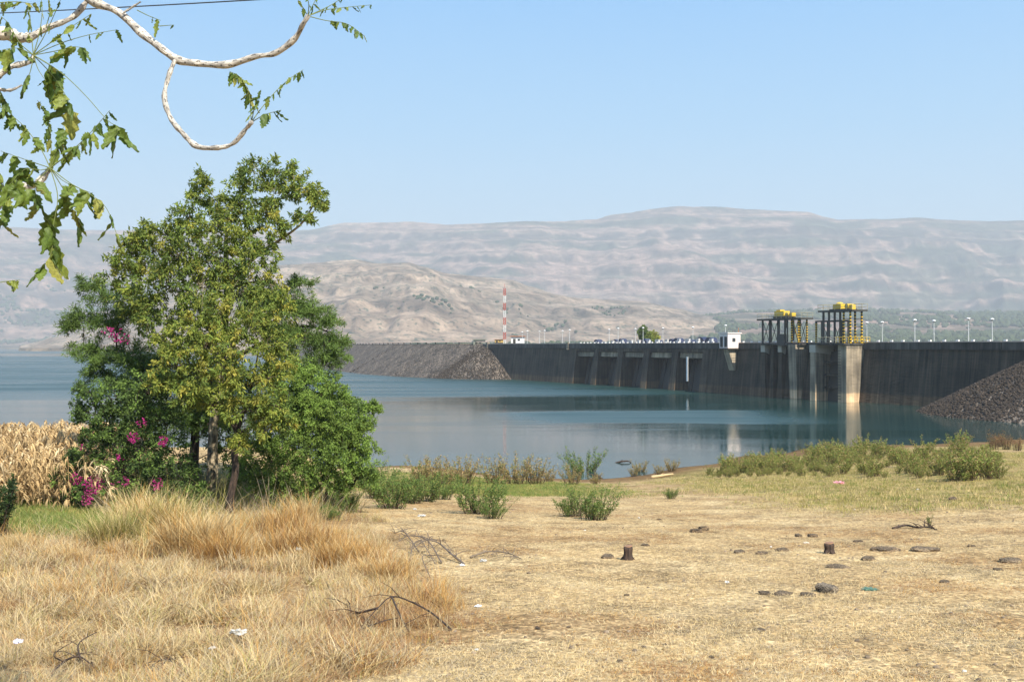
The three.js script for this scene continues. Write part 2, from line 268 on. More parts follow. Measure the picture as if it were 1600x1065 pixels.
const stainTex = (base, seed, strong) => tex(1024, 512, (x, y) => {   // 30 m x 12 m: poured concrete with rain stains and a water mark
  const u = x / 1024, v = y / 512, st = fbmT(u * 60, v * 1.0 + 2, 60, 4, seed), st2 = vnoise(u * 140, v * 3, seed + 3, 140, 3), bl = fbmT(u * 8, v * 4, 8, 5, seed + 5), joint = (y % 74 < 2 ? .82 : 1) * (x % 256 < 2 ? .8 : 1);
  const mark = sstep(.17, .13, v + .02 * (fbmT(u * 30, 1, 30, 3, seed + 8) - .5));
  let k = (1 + strong * (st - .5) * 1.3 + .35 * strong * (st2 - .5) + .7 * (bl - .5)) * joint; k = Math.max(.25, k);
  const pale = sstep(.70, .86, fbmT(u * 90, v * 2, 90, 3, seed + 11)) * .5 * strong;
  return [base[0] * (k + .6 * pale + .38 * mark), base[1] * (k + .6 * pale + .28 * mark), base[2] * (k + .57 * pale + .18 * mark)];
}, true);
const rustBump = tex(512, 512, (x, y) => { const h = fbmT(x / 512 * 40, y / 512 * 40, 40, 4, 301); return [h, h, h]; });
const M = {
  dam: std({ map: stainTex([.258, .228, .186], 311, .8), bumpMap: rustBump, bumpScale: .08, roughness: .95 }),
  bay: std({ map: stainTex([.29, .255, .21], 341, .75), bumpMap: rustBump, bumpScale: .06, roughness: .95 }),
  pale: std({ map: stainTex([.55, .50, .425], 371, .6), bumpMap: rustBump, bumpScale: .05 }),
  parapet: std({ map: stainTex([.29, .275, .255], 381, .6), roughness: .95 }),
  paleClean: std({ color: lin(.46, .41, .33), bumpMap: rustBump, bumpScale: .04 }),
  cabinet: std({ color: lin(.50, .50, .49), roughness: .6 }),
  coping: std({ color: lin(.52, .40, .33) }), road: std({ color: lin(.07, .07, .07) }),
  gate: std({ color: lin(.075, .065, .055), roughness: .7 }), white: std({ color: lin(.78, .77, .74), roughness: .7 }),
  darkSteel: std({ color: lin(.05, .045, .035), roughness: .55 }), yellow: std({ color: lin(.66, .44, .03), roughness: .45 }), navy: std({ color: lin(.02, .028, .07), roughness: .5 }),
  rust: std({ color: lin(.38, .17, .09) }), glass: std({ color: lin(.03, .035, .04), roughness: .15 }), cabin: std({ color: lin(.80, .69, .63), roughness: .8 }), lampWhite: std({ color: lin(.85, .85, .83), roughness: .35 }),
  red: std({ color: lin(.50, .09, .06), roughness: .6 }), hut: std({ color: lin(.24, .25, .20) }), lampPole: std({ color: lin(.62, .63, .62), roughness: .5, metalness: .2 }),
};
const stripes = tex(4, 64, (x, y) => (y % 32 < 12 ? [.93, .74, .08] : [.07, .06, .05]), true); stripes.magFilter = THREE.NearestFilter; stripes.repeat.set(1, 5);
M.stripe = std({ map: stripes, roughness: .5 });

const BAY0 = 38.5, BAY = 12.4, BAYS = 5, PIER = 2.6;
{
  const dam = damThing('concrete_dam', 'long dark stained concrete dam wall with five spillway bays', 'dam', 0, 0, 0);
  const body = (s0, s1, mat = M.dam) => prism([[-9, CREST - .9], [0, CREST - .9], [1.4, 0], [2.1, -6], [-16, -6]], s0, s1);
  const sp0 = BAY0 - PIER / 2, sp1 = BAY0 + BAYS * BAY + PIER / 2;
  part('wall', body(-40, sp0), M.dam, dam); part('wall', body(sp1, 240), M.dam, dam);
  part('spillway_body', prism([[-9, CREST - .9], [-5.2, CREST - .9], [-5.2, -6], [-16, -6]], sp0, sp1), M.bay, dam);
  for (let k = 0; k <= BAYS; k++) { const c = BAY0 + k * BAY; part('pier', prism([[-5.2, CREST - .9], [.05, CREST - .9], [1.5, 0], [2.2, -6], [-5.2, -6]], c - PIER / 2, c + PIER / 2), M.bay, dam); }
  for (let k = 0; k < BAYS; k++) {
    const a = BAY0 + k * BAY + PIER / 2, b = a + BAY - PIER;
    part('breast_wall', prism([[-1.6, 9.4], [-.55, 9.4], [-.35, 8.0], [-1.4, 7.8]], a, b), M.pale, dam);
    const arc = []; for (let j = 0; j <= 8; j++) { const t = j / 8; arc.push([-4.6 + 2.2 * Math.sin(t * 1.35), 8.4 - 9.5 * t]); }
    part('radial_gate', prism([...arc, [-5.1, -1.1], [-5.1, 8.4]], a + .05, b - .05), M.gate, dam);
    for (const f of [.18, .5, .82]) part('gate_rib', prism([[-4.3, 8.2], [-4.0, 8.2], [-2.1, -.5], [-2.6, -.5]], lerp(a, b, f) - .12, lerp(a, b, f) + .12), M.gate, dam);
  }
  part('spillway_bridge', prism([[-5.0, CREST - .95], [.12, CREST - .95], [.12, 9.45], [-.6, 9.2], [-5.0, 9.2]], sp0 + .02, sp1 - .02), M.bay, dam);
  part('roadway', prism([[-8.9, CREST - .88], [-.1, CREST - .88], [-.1, CREST - .7], [-8.9, CREST - .7]], -60, 240), M.road, dam);
  for (let s = -24; s < 240; s += 12) {
    const e = s + 11.9;
    part('parapet_panel', prism([[-.12, CREST - 1.3], [.38, CREST - 1.3], [.38, CREST + .02], [-.12, CREST + .02]], s, e), M.parapet, dam);
    part('coping', prism([[-.2, CREST + .025], [.46, CREST + .025], [.46, CREST + .19], [-.2, CREST + .19]], s, e), M.coping, dam);
    part('parapet_panel', prism([[-9.3, CREST - .9], [-8.9, CREST - .9], [-8.9, CREST + .05], [-9.3, CREST + .05]], s, e), M.parapet, dam);
  }
  for (let s = 150; s < 232; s += 3.05) part('guard_block', boxUp(.55, .28, .3, s + rr(-.3, .3), CREST + .19, .12), M.white, dam);
  for (let s = 103; s < 149; s += 2.7) part('guard_block', boxUp(.4, .26, .3, s + rr(-.3, .3), CREST + .19, .12), M.white, dam);
  for (let s = 42; s < 104; s += 1.9) part('guard_block', boxUp(.5, .24, .3, s + rr(-.3, .3), CREST + .19, .12), M.white, dam);
  part('expansion_post', boxUp(1.0, 2.1, .5, along(889), CREST - 1.7, .4), M.pale, dam); part('end_pillar', boxUp(1.1, 2.3, .9, -20.2, CREST - 1.6, .2), M.pale, dam);
  // corbel under the valve cabin and the piers of the two intakes
  const sc = along(1150);
  part('corbel', prism([[0, CREST - 1], [2.7, CREST - 1], [2.5, 9.4], [1.05, 5.3], [.5, 5.3]], sc - 1.2, sc + .7), M.pale, dam);
  const pierAt = (s0, s1, n0, n1, mat) => part('intake_pier', prism([[-.5, CREST - .4], [n0, CREST - .4], [n1, 0], [n1 + .1, -6], [-.5, -6]], s0, s1), mat, dam);
  pierAt(147.3, 149.5, 4.7, 4.7, M.pale); pierAt(140.6, 142.1, 5.5, 5.5, M.pale);
  pierAt(122.2, 123.3, 2.1, 1.9, M.bay); pierAt(127.3, 128.3, 1.8, 1.9, M.bay); for (const [a, b, n] of [[122.1, 123.4, 2.2], [127.2, 128.4, 1.95], [140.5, 142.2, 5.58]]) part('pier_cap', prism([[.5, CREST - .42], [n, CREST - .42], [n, CREST - 1.9], [.9, CREST - 2.4]], a, b), M.paleClean, dam); pierAt(131.6, 133.8, 3.1, 2.6, M.pale); pierAt(125.0, 126.0, 2.0, 2.2, M.dam);
  part('intake_screen', prism([[.6, 9.8], [1.4, 9.8], [2.6, -3], [.6, -3]], 142.1, 147.3), M.gate, dam);
  for (const y of [2.5, 5, 7.5]) part('intake_beam', prism([[.6, y], [3.2, y], [3.2, y + .4], [.6, y + .4]], 142.1, 147.3), M.bay, dam);
  for (let y = .6; y < 10; y += .55) part('ladder_rung', prism([[4.72, y], [4.86, y], [4.86, y + .09], [4.72, y + .09]], 147.4, 148.1), M.darkSteel, dam);
  part('intake_deck', prism([[-.4, CREST - .38], [5.6, CREST - .38], [5.6, CREST - .05], [-.4, CREST - .05]], 140.3, 149.8), M.parapet, dam);
  part('intake_deck', prism([[-.4, CREST - .38], [2.6, CREST - .38], [2.6, CREST - .08], [-.4, CREST - .08]], 121.8, 134.4), M.parapet, dam);
}
{ const s = along(1074.5, 1.5), g = damThing('staff_gauge', 'tall white water level gauge board fixed to a spillway pier', 'gauge', s, 2.4, 1.62);
  part('board', boxUp(.62, 5.9, .12, 0, 0, 0), M.white, g); for (let y = .5; y < 5.8; y += .5) part('graduation', boxUp(.3, .07, .02, .12, y, .075), M.navy, g); }
{ // valve cabin
  const s = along(1150), g = damThing('valve_cabin', 'small pinkish white valve cabin cantilevered over the water on the crest', 'cabin', s, CREST - 1.1, 1.7);
  part('wall', boxUp(3.0, 3.3, 3.6), M.cabin, g); part('roof', boxUp(3.4, .22, 4.0, 0, 3.3, 0), M.cabin, g); part('floor_slab', boxUp(3.3, .25, 3.9, 0, -.25, 0), M.parapet, g);
  const w = part('window', boxUp(.06, .9, .9, 1.52, 1.4, .1), M.glass, g); part('frame', mergeGeometries([boxUp(.1, .1, 1.1, 1.53, 2.3, .1), boxUp(.1, .1, 1.1, 1.53, 1.3, .1)]), M.white, w);
  for (const x of [-.75, .75]) { part('door', boxUp(.95, 2.4, .05, x, .2, 1.82), M.parapet, g); } part('chimney_pipe', bar(V(1.3, 3.5, -1.4), V(1.3, 4.6, -1.4), .08), M.rust, g);
}
function rail(g, x0, x1, z0, z1, y, h, step = 1.3, mat = M.yellow) {
  const c = [[x0, z0, x1, z0], [x1, z0, x1, z1], [x1, z1, x0, z1], [x0, z1, x0, z0]];
  for (const [a, b, d, e] of c) { for (const f of [.5, 1]) part('guard_rail', bar(V(a, y + h * f, b), V(d, y + h * f, e), .045, 5), mat, g); const L = Math.hypot(d - a, e - b), n = Math.max(1, Math.round(L / step)); for (let k = 0; k < n; k++) part('rail_post', bar(V(lerp(a, d, k / n), y, lerp(b, e, k / n)), V(lerp(a, d, k / n), y + h, lerp(b, e, k / n)), .045, 5), mat, g); }
}
const paleRail = std({ color: lin(.42, .38, .27) });
{ // gantry over the first intake
  const s0 = along(1198, 1.2), s1 = along(1254, 1.2), g = damThing('gate_hoist_gantry', 'steel hoist gantry with a yellow motor house, beside the valve cabin', 'gantry', (s0 + s1) / 2, CREST, 1.1, 'hoist gantries over the intakes');
  const L = (s1 - s0) / 2, H = 4.9, leg = (x, z, mat, w = .3) => part('leg', boxUp(w, H + .4, w, x, -.4, z), mat, g);
  for (const z of [-1.15, 1.15]) { leg(-L, z, M.darkSteel); leg(-L + 2.2, z, M.darkSteel, .24); leg(-.3, z, M.darkSteel, .24); leg(1.5, z, M.darkSteel, .3); leg(L - 2, z, M.stripe, .26); leg(L, z, M.stripe, .26); }
  part('platform', boxUp(2 * L + 2.6, .35, 3.4, 0, H, 0), M.darkSteel, g); rail(g, -L - 1.25, L + 1.3, -1.6, 1.6, H + .35, 1.05, 1.5, paleRail);
  for (const [a, b] of [[-L, -L + 2.2], [L - 2, L]]) for (const z of [-1.15, 1.15]) { part('brace', bar(V(a, 0, z), V(b, H, z), .07), M.darkSteel, g); part('brace', bar(V(b, 0, z), V(a, H, z), .07), M.darkSteel, g); }
  part('stair', bar(V(L + .3, .3, 1.3), V(L - 1.6, H, 1.3), .1), M.stripe, g);
  const mh = part('motor_house', boxUp(2.9, 1.15, 1.7, -.7, H + .75, 0), M.yellow, g); part('hood', new THREE.CylinderGeometry(.55, .55, 1.5, 14, 1, false, 0, Math.PI).rotateX(Math.PI / 2).rotateZ(Math.PI / 2).translate(1.5, H + 1.0, 0), M.yellow, mh); part('roof_box', boxUp(1.2, .3, 1.2, -1.2, H + 1.9, 0), M.yellow, mh);
  part('skid', boxUp(4.6, .4, 2.1, 0, H + .35, 0), M.darkSteel, g);
  part('bearing_block', boxUp(.7, .8, 1.2, 2.6, H + .75, 0), M.yellow, g);
  const hk = part('hook_block', boxUp(.35, .9, .3, .65, 3.2, 0), M.darkSteel, g); part('rope', bar(V(.65, 4.0, 0), V(.65, H, 0), .05), M.darkSteel, hk);
  part('lifted_gate', boxUp(2.2, 2.5, .7, .55, -.6, 1.25), M.darkSteel, g);
}
{ // taller gantry over the second intake, with a lower frame beside it
  const a = along(1296, 2.2), b = along(1338, 2.2), g = damThing('gate_hoist_gantry', 'taller steel hoist gantry with yellow machinery, above the pale intake pier', 'gantry', (a + b) / 2, CREST, 2.2, 'hoist gantries over the intakes');
  const L = (b - a) / 2, H = 6.1;
  for (const z of [-1.5, 1.5]) for (const [x, m, w] of [[-L, M.darkSteel, .32], [-L + 1.5, M.darkSteel, .32], [L - 1.7, M.stripe, .28], [L, M.stripe, .28]]) part('leg', boxUp(w, H + .1, w, x, -.05, z), m, g);
  part('platform', boxUp(2 * L + 2.0, .32, 4.1, 0, H, 0), M.darkSteel, g); rail(g, -L - 1, L + 1, -2, 2, H + .32, 1.15, 1.5, paleRail);
  const mh = part('motor_house', boxUp(2.0, 1.0, 1.5, -.7, H + .55, 0), M.yellow, g); part('hood', new THREE.SphereGeometry(.8, 14, 8, 0, 6.3, 0, 1.6).scale(1.0, .5, .9).translate(-.7, H + 1.54, 0), M.yellow, mh);
  part('drum', new THREE.CylinderGeometry(.5, .5, 1.7, 16).rotateX(Math.PI / 2).translate(1.9, H + 1.0, 0), M.yellow, g); part('gearbox', boxUp(1.0, .9, 1.0, 2.7, H + .4, .2), M.yellow, g); part('skid', boxUp(5.2, .25, 2.2, .2, H + .32, 0), M.darkSteel, g);
  for (const z of [-1.5, 1.5]) { part('brace', bar(V(-L, 0, z), V(-L + 1.5, H * .6, z), .06), M.darkSteel, g); part('brace', bar(V(-L + 1.5, 0, z), V(-L, H * .6, z), .06), M.darkSteel, g); for (const y of [1.6, 3.1, 4.6]) part('cross_tie', bar(V(L - 1.7, y, z), V(L, y, z), .06), M.stripe, g); }
  rail(g, L - 2.6, L + 1.4, -2.2, 2.55, -.03, 1.1, .8, M.yellow); rail(g, -L - .8, L - 2.9, 1.6, 2.5, -.03, 1.1, .9, paleRail);
  const c = along(1277, 1.6), d = along(1318, 1.6), f = damThing('lifting_frame', 'low dark steel lifting frame behind the taller hoist gantry', 'frame', (c + d) / 2, CREST, 1.0), K = (d - c) / 2;
  for (const z of [-.8, .8]) { part('leg', boxUp(.3, 4.6, .3, -K, -.4, z), M.stripe, f); part('leg', boxUp(.5, 4.6, .3, -K + 1.7, -.4, z), M.darkSteel, f); part('leg', boxUp(.32, 4.6, .3, K, -.4, z), M.darkSteel, f); part('beam', boxUp(2 * K + .3, .32, .32, 0, 4.2, z), M.darkSteel, f); }
  part('hook_block', boxUp(.5, 1.0, .4, K - .7, .9, 0), M.darkSteel, f); part('cable', bar(V(K - .7, 1.9, 0), V(K - .7, 4.3, 0), .05), M.darkSteel, f); part('cross_head', boxUp(.3, .3, 1.8, K - .7, 4.24, 0), M.darkSteel, f);
}
// hoist machinery on the spillway bridge
{ const proto = [], hood = (px, w) => {
    const g = damThing('hoist_hood', 'dark navy rounded hoist hood on the spillway bridge', 'hoist', along(px, -2), CREST - .7, -2, 'dark hoist hoods on the spillway bridge');
    part('hood', new THREE.CylinderGeometry(w / 2, w / 2, 1.7, 18, 1, false, -Math.PI / 2, Math.PI).rotateX(-Math.PI / 2).scale(1, .85, 1).translate(0, .95, 0), M.navy, g); part('base', boxUp(w, .95, 1.7), M.navy, g); part('nameplate', boxUp(.5, .4, .05, .2, 1.0, .87), M.white, g); };
  for (const [z, w] of [[400, 2.3], [558, 2.2], [602, 2.6], [800, 2.5], [905, 1.6], [1025, 2.2], [1070, 2.7], [1188, 1.5], [1270, 3.1], [1342, 2.9]]) hood(860 + z / 5.333, w);
  for (const [z, w, h] of [[455, 1.9, .9], [520, 1.3, 1.3], [598, 1.1, 1.5], [668, 2.2, 1.5], [738, 1.3, 1.5], [822, 1.2, 1.5], [893, 1.9, 1.6], [970, 1.5, 1.6], [1072, 1.2, 1.7], [1145, 2.0, 1.7], [1232, 1.3, 1.8], [1342, 1.3, 1.7], [1415, 1.5, 1.6]]) {
    const g = damThing('control_cabinet', 'white control cabinet beside the dark hoist hoods', 'cabinet', along(860 + z / 5.333, -.9), CREST - .7, -.9, 'white cabinets on the spillway bridge');
    part('body', boxUp(w * .8, h * .75 + .5, .5), M.cabinet, g); part('door_seam', boxUp(.05, h * .7, .02, 0, .4, .26), M.navy, g); part('lid', boxUp(w * .8 + .1, .08, .6, 0, h * .75 + .5, 0), M.cabinet, g); }
}
// street lamps of the crest road
{ const mk = () => { const g = damThing('street_lamp', 'slim pale street lamp with a white globe head on the dam crest', 'street lamp', 0, 0, 0, 'lamps along the crest road');
    part('base', new THREE.CylinderGeometry(.16, .2, .8, 8).translate(0, .4, 0), M.darkSteel, g); part('pole', new THREE.CylinderGeometry(.05, .075, 3.9, 8).translate(0, 2.75, 0), M.lampPole, g);
    const h = part('lamp_head', new THREE.LatheGeometry([[0, 0], [.16, .02], [.31, .1], [.34, .18], [.26, .28], [.1, .34], [0, .35]].map(([x, y]) => new THREE.Vector2(x, y)), 14).translate(0, 4.68, 0), M.lampWhite, g); part('collar', new THREE.CylinderGeometry(.16, .1, .14, 8).translate(0, 4.66, 0), M.darkSteel, h); return g; };
  let p = null; const places = [[816, -8], [824, -.6], [843, -8], [851, -.6], [879, -8], [890, -.6], [952, -8], [966, -.6], [993, -8], [1005, -.6], [1036, -8], [1083, -8], [1134, -.6], [1355, -8], [1379, -8], [1430, -.6], [1460, -8], [1514, -.6], [1551, -8]];
  for (const [px, n] of places) { const s = along(px, n), q = onDam(s, CREST - .7, n); const lb = px < 1200 ? 'slim pale street lamp with a white head on the crest between mast and valve cabin' : px < 1400 ? 'street lamp with a dull grey head beside the taller hoist gantry' : 'street lamp with a white globe head on the crest above the grey rubble embankment'; if (!p) { p = mk(); p.position.copy(q); p.userData.label = lb; } else copyOf(p, q, damTurn, 1, lb); }
}
{ // lattice mast
  const D = 372, b = at(788.5, 535, D), g = thing('radio_mast', 'tall red and white banded lattice mast behind the dam crest', 'mast', V(b.x, 8, b.z)), H = at(788, 450, D).y - 8, N = 9, w0 = .42, w1 = .34;
  for (let k = 0; k < N; k++) { const gg = new Geo(), y0 = k / N * H, y1 = (k + 1) / N * H, a = lerp(w0, w1, k / N), c = lerp(w0, w1, (k + 1) / N), cn = [[-1, -1], [1, -1], [1, 1], [-1, 1]];
    for (let j = 0; j < 4; j++) { const [x, z] = cn[j], [x2, z2] = cn[(j + 1) % 4]; gg.tube([V(x * a, y0, z * a), V(x * c, y1, z * c)], .11, 5); for (let i = 0; i < 2; i++) { const f0 = i / 2, f1 = (i + 1) / 2, ya = lerp(y0, y1, f0), yb = lerp(y0, y1, f1), wa = lerp(a, c, f0), wb = lerp(a, c, f1); gg.tube([V(x * wa, ya, z * wa), V(x2 * wb, yb, z2 * wb)], .06, 4); gg.tube([V(x * wa, ya, z * wa), V(x2 * wa, ya, z2 * wa)], .06, 4); } }
    part('lattice_section', gg.build(), k % 2 ? M.white : M.red, g); }
  part('top_rod', bar(V(0, H, 0), V(0, H + 1.6, 0), .07), M.red, g); part('footing', boxUp(2, 4, 2, 0, -4, 0), M.parapet, g);
}
function hut(px0, px1, D, ytop, ybase, label, mat, roofMat, name = 'guard_hut') {
  const a = at(px0, ybase, D), b = at(px1, ytop, D), w = b.x - a.x, h = b.y - a.y, g = thing(name, label, 'hut', V((a.x + b.x) / 2, a.y, a.z)); g.rotation.y = -.25;
  part('wall', boxUp(w, h, w * .8), mat, g); part('roof', boxUp(w * 1.2, h * .14, w, 0, h, 0), roofMat, g); part('door', boxUp(w * .22, h * .7, .06, -w * .2, 0, w * .4 + .03), M.darkSteel, g); part('window', boxUp(w * .2, h * .28, .06, w * .2, h * .4, w * .4 + .03), M.glass, g); part('footing', boxUp(w, 6, w * .8, 0, -6, 0), M.parapet, g);
}
hut(800, 818, 374, 526, 536, 'small white hut with a flat brown roof beside the banded mast', M.white, M.rust);
hut(741, 757, 356, 531, 541, 'small grey green hut at the end of the rubble embankment', M.hut, M.hut, 'crest_hut');
hut(774, 786, 372, 530.5, 535, 'low yellow shed at the foot of the banded mast', std({ color: lin(.55, .36, .10) }), M.rust, 'shed');

// ---------------------------------------------------------------- rubble embankments at both ends
const stoneGeo = (seed, detail = 1, flat = .75) => { const g = new THREE.IcosahedronGeometry(1, detail), a = g.attributes.position; for (let i = 0; i < a.count; i++) { const x = a.getX(i), y = a.getY(i), z = a.getZ(i), k = .65 + .7 * fbm(x * 1.7 + seed * 3.1, y * 1.7 + z * 2.3 + seed, 3, 400 + seed); a.setXYZ(i, x * k, y * k * flat, z * k); } g.computeVertexNormals(); return g; };
const rubbleTex = tex(512, 512, (x, y) => { const u = x / 512, v = y / 512, k = .5 + .9 * (fbmT(u * 50, v * 50, 50, 3, 411) - .5) + .4 * (fbmT(u * 6, v * 6, 6, 3, 412) - .5); return [k, k * .95, k * .88]; }, true);
const rubbleMat = std({ color: lin(.37, .33, .30), map: rubbleTex, bumpMap: rustBump, bumpScale: .6, roughness: 1 });
function embankment(name, label, path, slope, endFirst, stones, size) {   // path: crest line points [x, D]
  const pts = path.map(([x, D]) => V(x, 0, -D)), g = thing(name, label, 'embankment'), H = CREST - .1;
  const near = (x, z) => { let best = 1e9; for (let k = 0; k < pts.length - 1; k++) { const a = pts[k], b = pts[k + 1], dx = b.x - a.x, dz = b.z - a.z, t = clamp(((x - a.x) * dx + (z - a.z) * dz) / (dx * dx + dz * dz), 0, 1); best = Math.min(best, Math.hypot(x - a.x - dx * t, z - a.z - dz * t)); } return best; };
  const yAt = (d) => d < 4 ? H : H - (d - 4) / slope;
  const gg = new Geo(), rings = [0, 2, 4, 6, 9, 12, 16, 20, 24, 29, 34], sections = [];
  const curve = new THREE.CatmullRomCurve3(pts, false, 'centripetal'), n = 90;
  const ring = (c, dx, dz) => rings.map((d) => { const j = d > 4 ? .5 * (fbm((c.x + dx * d) * .35, (c.z + dz * d) * .35, 3, 421) - .5) : 0; return V(c.x + dx * d, yAt(d) + j, c.z + dz * d); });
  const t0 = curve.getTangentAt(0), s0 = V(t0.z, 0, -t0.x), c0 = curve.getPointAt(0);
  const lefts = [];
  for (let k = 0; k <= 16; k++) { const a = k / 16 * Math.PI; lefts.push(ring(c0, s0.x * Math.cos(a) - t0.x * Math.sin(a), s0.z * Math.cos(a) - t0.z * Math.sin(a))); }
  const A = [], B = []; for (let k = 0; k <= n; k++) { const u = (k / n) ** 1.6, c = curve.getPointAt(u), t = curve.getTangentAt(u), s = V(t.z, 0, -t.x).normalize(); A.push(ring(c, s.x, s.z)); B.push(ring(c, -s.x, -s.z)); }
  const sheet = (rows) => { const b = gg.p.length / 3; rows.forEach((r) => r.forEach((p) => gg.v(p.x, p.y, p.z, null, p.x / 14, (p.z + p.y) / 14))); const w = rings.length; for (let k = 0; k < rows.length - 1; k++) for (let j = 0; j < w - 1; j++) { const q = b + k * w + j; gg.i.push(q, q + w, q + 1, q + 1, q + w, q + w + 1); } };
  sheet(A.slice().reverse()); sheet(lefts); sheet(B);
  part('fill', gg.build(), rubbleMat, g);
  const im = new THREE.InstancedMesh(stoneGeo(3, 1, .8), std({ roughness: 1, map: rubbleTex }), stones), m = new THREE.Matrix4(), q = new THREE.Quaternion(), e = new THREE.Euler(), cc = new THREE.Color();
  for (let k = 0; k < stones; k++) {
    let row; if (R() < endFirst) row = lefts[Math.floor(R() * 17)]; else { const u = R() ** 1.5; row = (endFirst > .4 ? B : B)[Math.floor(u * n)]; if (R() < .5) row = A[Math.floor(u * n)]; }
    const f = 2 + Math.sqrt(R()) * 7.9, j = Math.floor(f), p = row[j].clone().lerp(row[Math.min(j + 1, 10)], f - j); p.x += rr(-2.5, 2.5); p.z += rr(-2.5, 2.5); p.y = yAt(near(p.x, p.z)) + .05;
    const s = size * rr(.5, 1) * (R() < .06 ? 1.6 : 1); e.set(R() * 6, R() * 6, R() * 6); im.setMatrixAt(k, m.compose(p, q.setFromEuler(e), V(s, s, s))); const b = rr(.55, 1.35), pale = R() < .035 ? 2.0 : 1; im.setColorAt(k, cc.setRGB(.17 * b * pale, .138 * b * pale, .115 * b * pale));
  }
  im.name = 'riprap'; im.userData.kind = 'stuff'; im.castShadow = im.receiveShadow = true; g.add(im);
  return { g, curve };
}
const crestPoint = (s) => { const p = onDam(s, 0, -4.5); return [p.x, -p.z]; };
const left = embankment('rubble_embankment', 'long curving brown rubble embankment beyond the spillway', [crestPoint(-23), [-22, 374], [-44, 420], [-92, 570], [-150, 800], [-260, 1230], [-420, 1850]], 1.75, .25, 26000, .22);
embankment('rubble_embankment', 'grey rubble embankment rising against the dam wall near the shore', [crestPoint(193), crestPoint(225), crestPoint(270)], 1.9, .75, 24000, .23);
{ // open parapet along the embankment crest
  const g = thing('crest_parapet', 'low open parapet with pale posts along the rubble embankment', 'parapet'), pts = []; 
  for (let k = 0; k <= 60; k++) { const u = k / 60 * .34, c = left.curve.getPointAt(u), t = left.curve.getTangentAt(u); const s = V(-t.z, 0, t.x).normalize(); if (s.z < 0) s.negate(); pts.push(c.clone().addScaledVector(s, 3.6).setY(CREST - .1)); }
  for (let k = 0; k < 60; k++) { part('post', bar(pts[k], pts[k].clone().setY(CREST + .75), .22, 4), k % 7 ? M.parapet : M.pale, g); const a = pts[k].clone().setY(CREST + .82), b = pts[k + 1].clone().setY(CREST + .82); part('rail', bar(a, b, .16, 4), M.coping, g); const c = pts[k].clone().setY(CREST + .05), d = pts[k + 1].clone().setY(CREST + .05); part('kerb', bar(c, d, .2, 4), M.pale, g); }
}

// ---------------------------------------------------------------- trees and bushes
const barkTex = (r, g, b, seed) => tex(256, 512, (x, y) => { const u = x / 256, v = y / 512, k = .6 + .8 * (fbmT(u * 10, v * 8, 8, 4, seed) - .5) + .4 * (fbmT(u * 40, v * 6, 40, 2, seed + 4) - .5); return [r * k * 1.4, g * k * 1.4, b * k * 1.4]; }, true);
const bark = std({ map: barkTex(.42, .34, .26, 501), bumpMap: rustBump, bumpScale: .02 }), barkPale = std({ map: barkTex(.62, .56, .46, 511), bumpMap: rustBump, bumpScale: .02 }), barkDark = std({ map: barkTex(.28, .22, .18, 521) });
const randDir = (up = 0) => { const a = R() * 6.2832, z = rr(-1, 1), s = Math.sqrt(1 - z * z); return V(Math.cos(a) * s, z + up, Math.sin(a) * s).normalize(); };
const mixCol = (pal) => { let k = R(), i = 0; while (i < pal.length - 1 && k > pal[i][0]) { k -= pal[i][0]; i++; } const c = pal[i][1], b = rr(.75, 1.25); return lin(c[0] * b, c[1] * b, c[2] * b); };
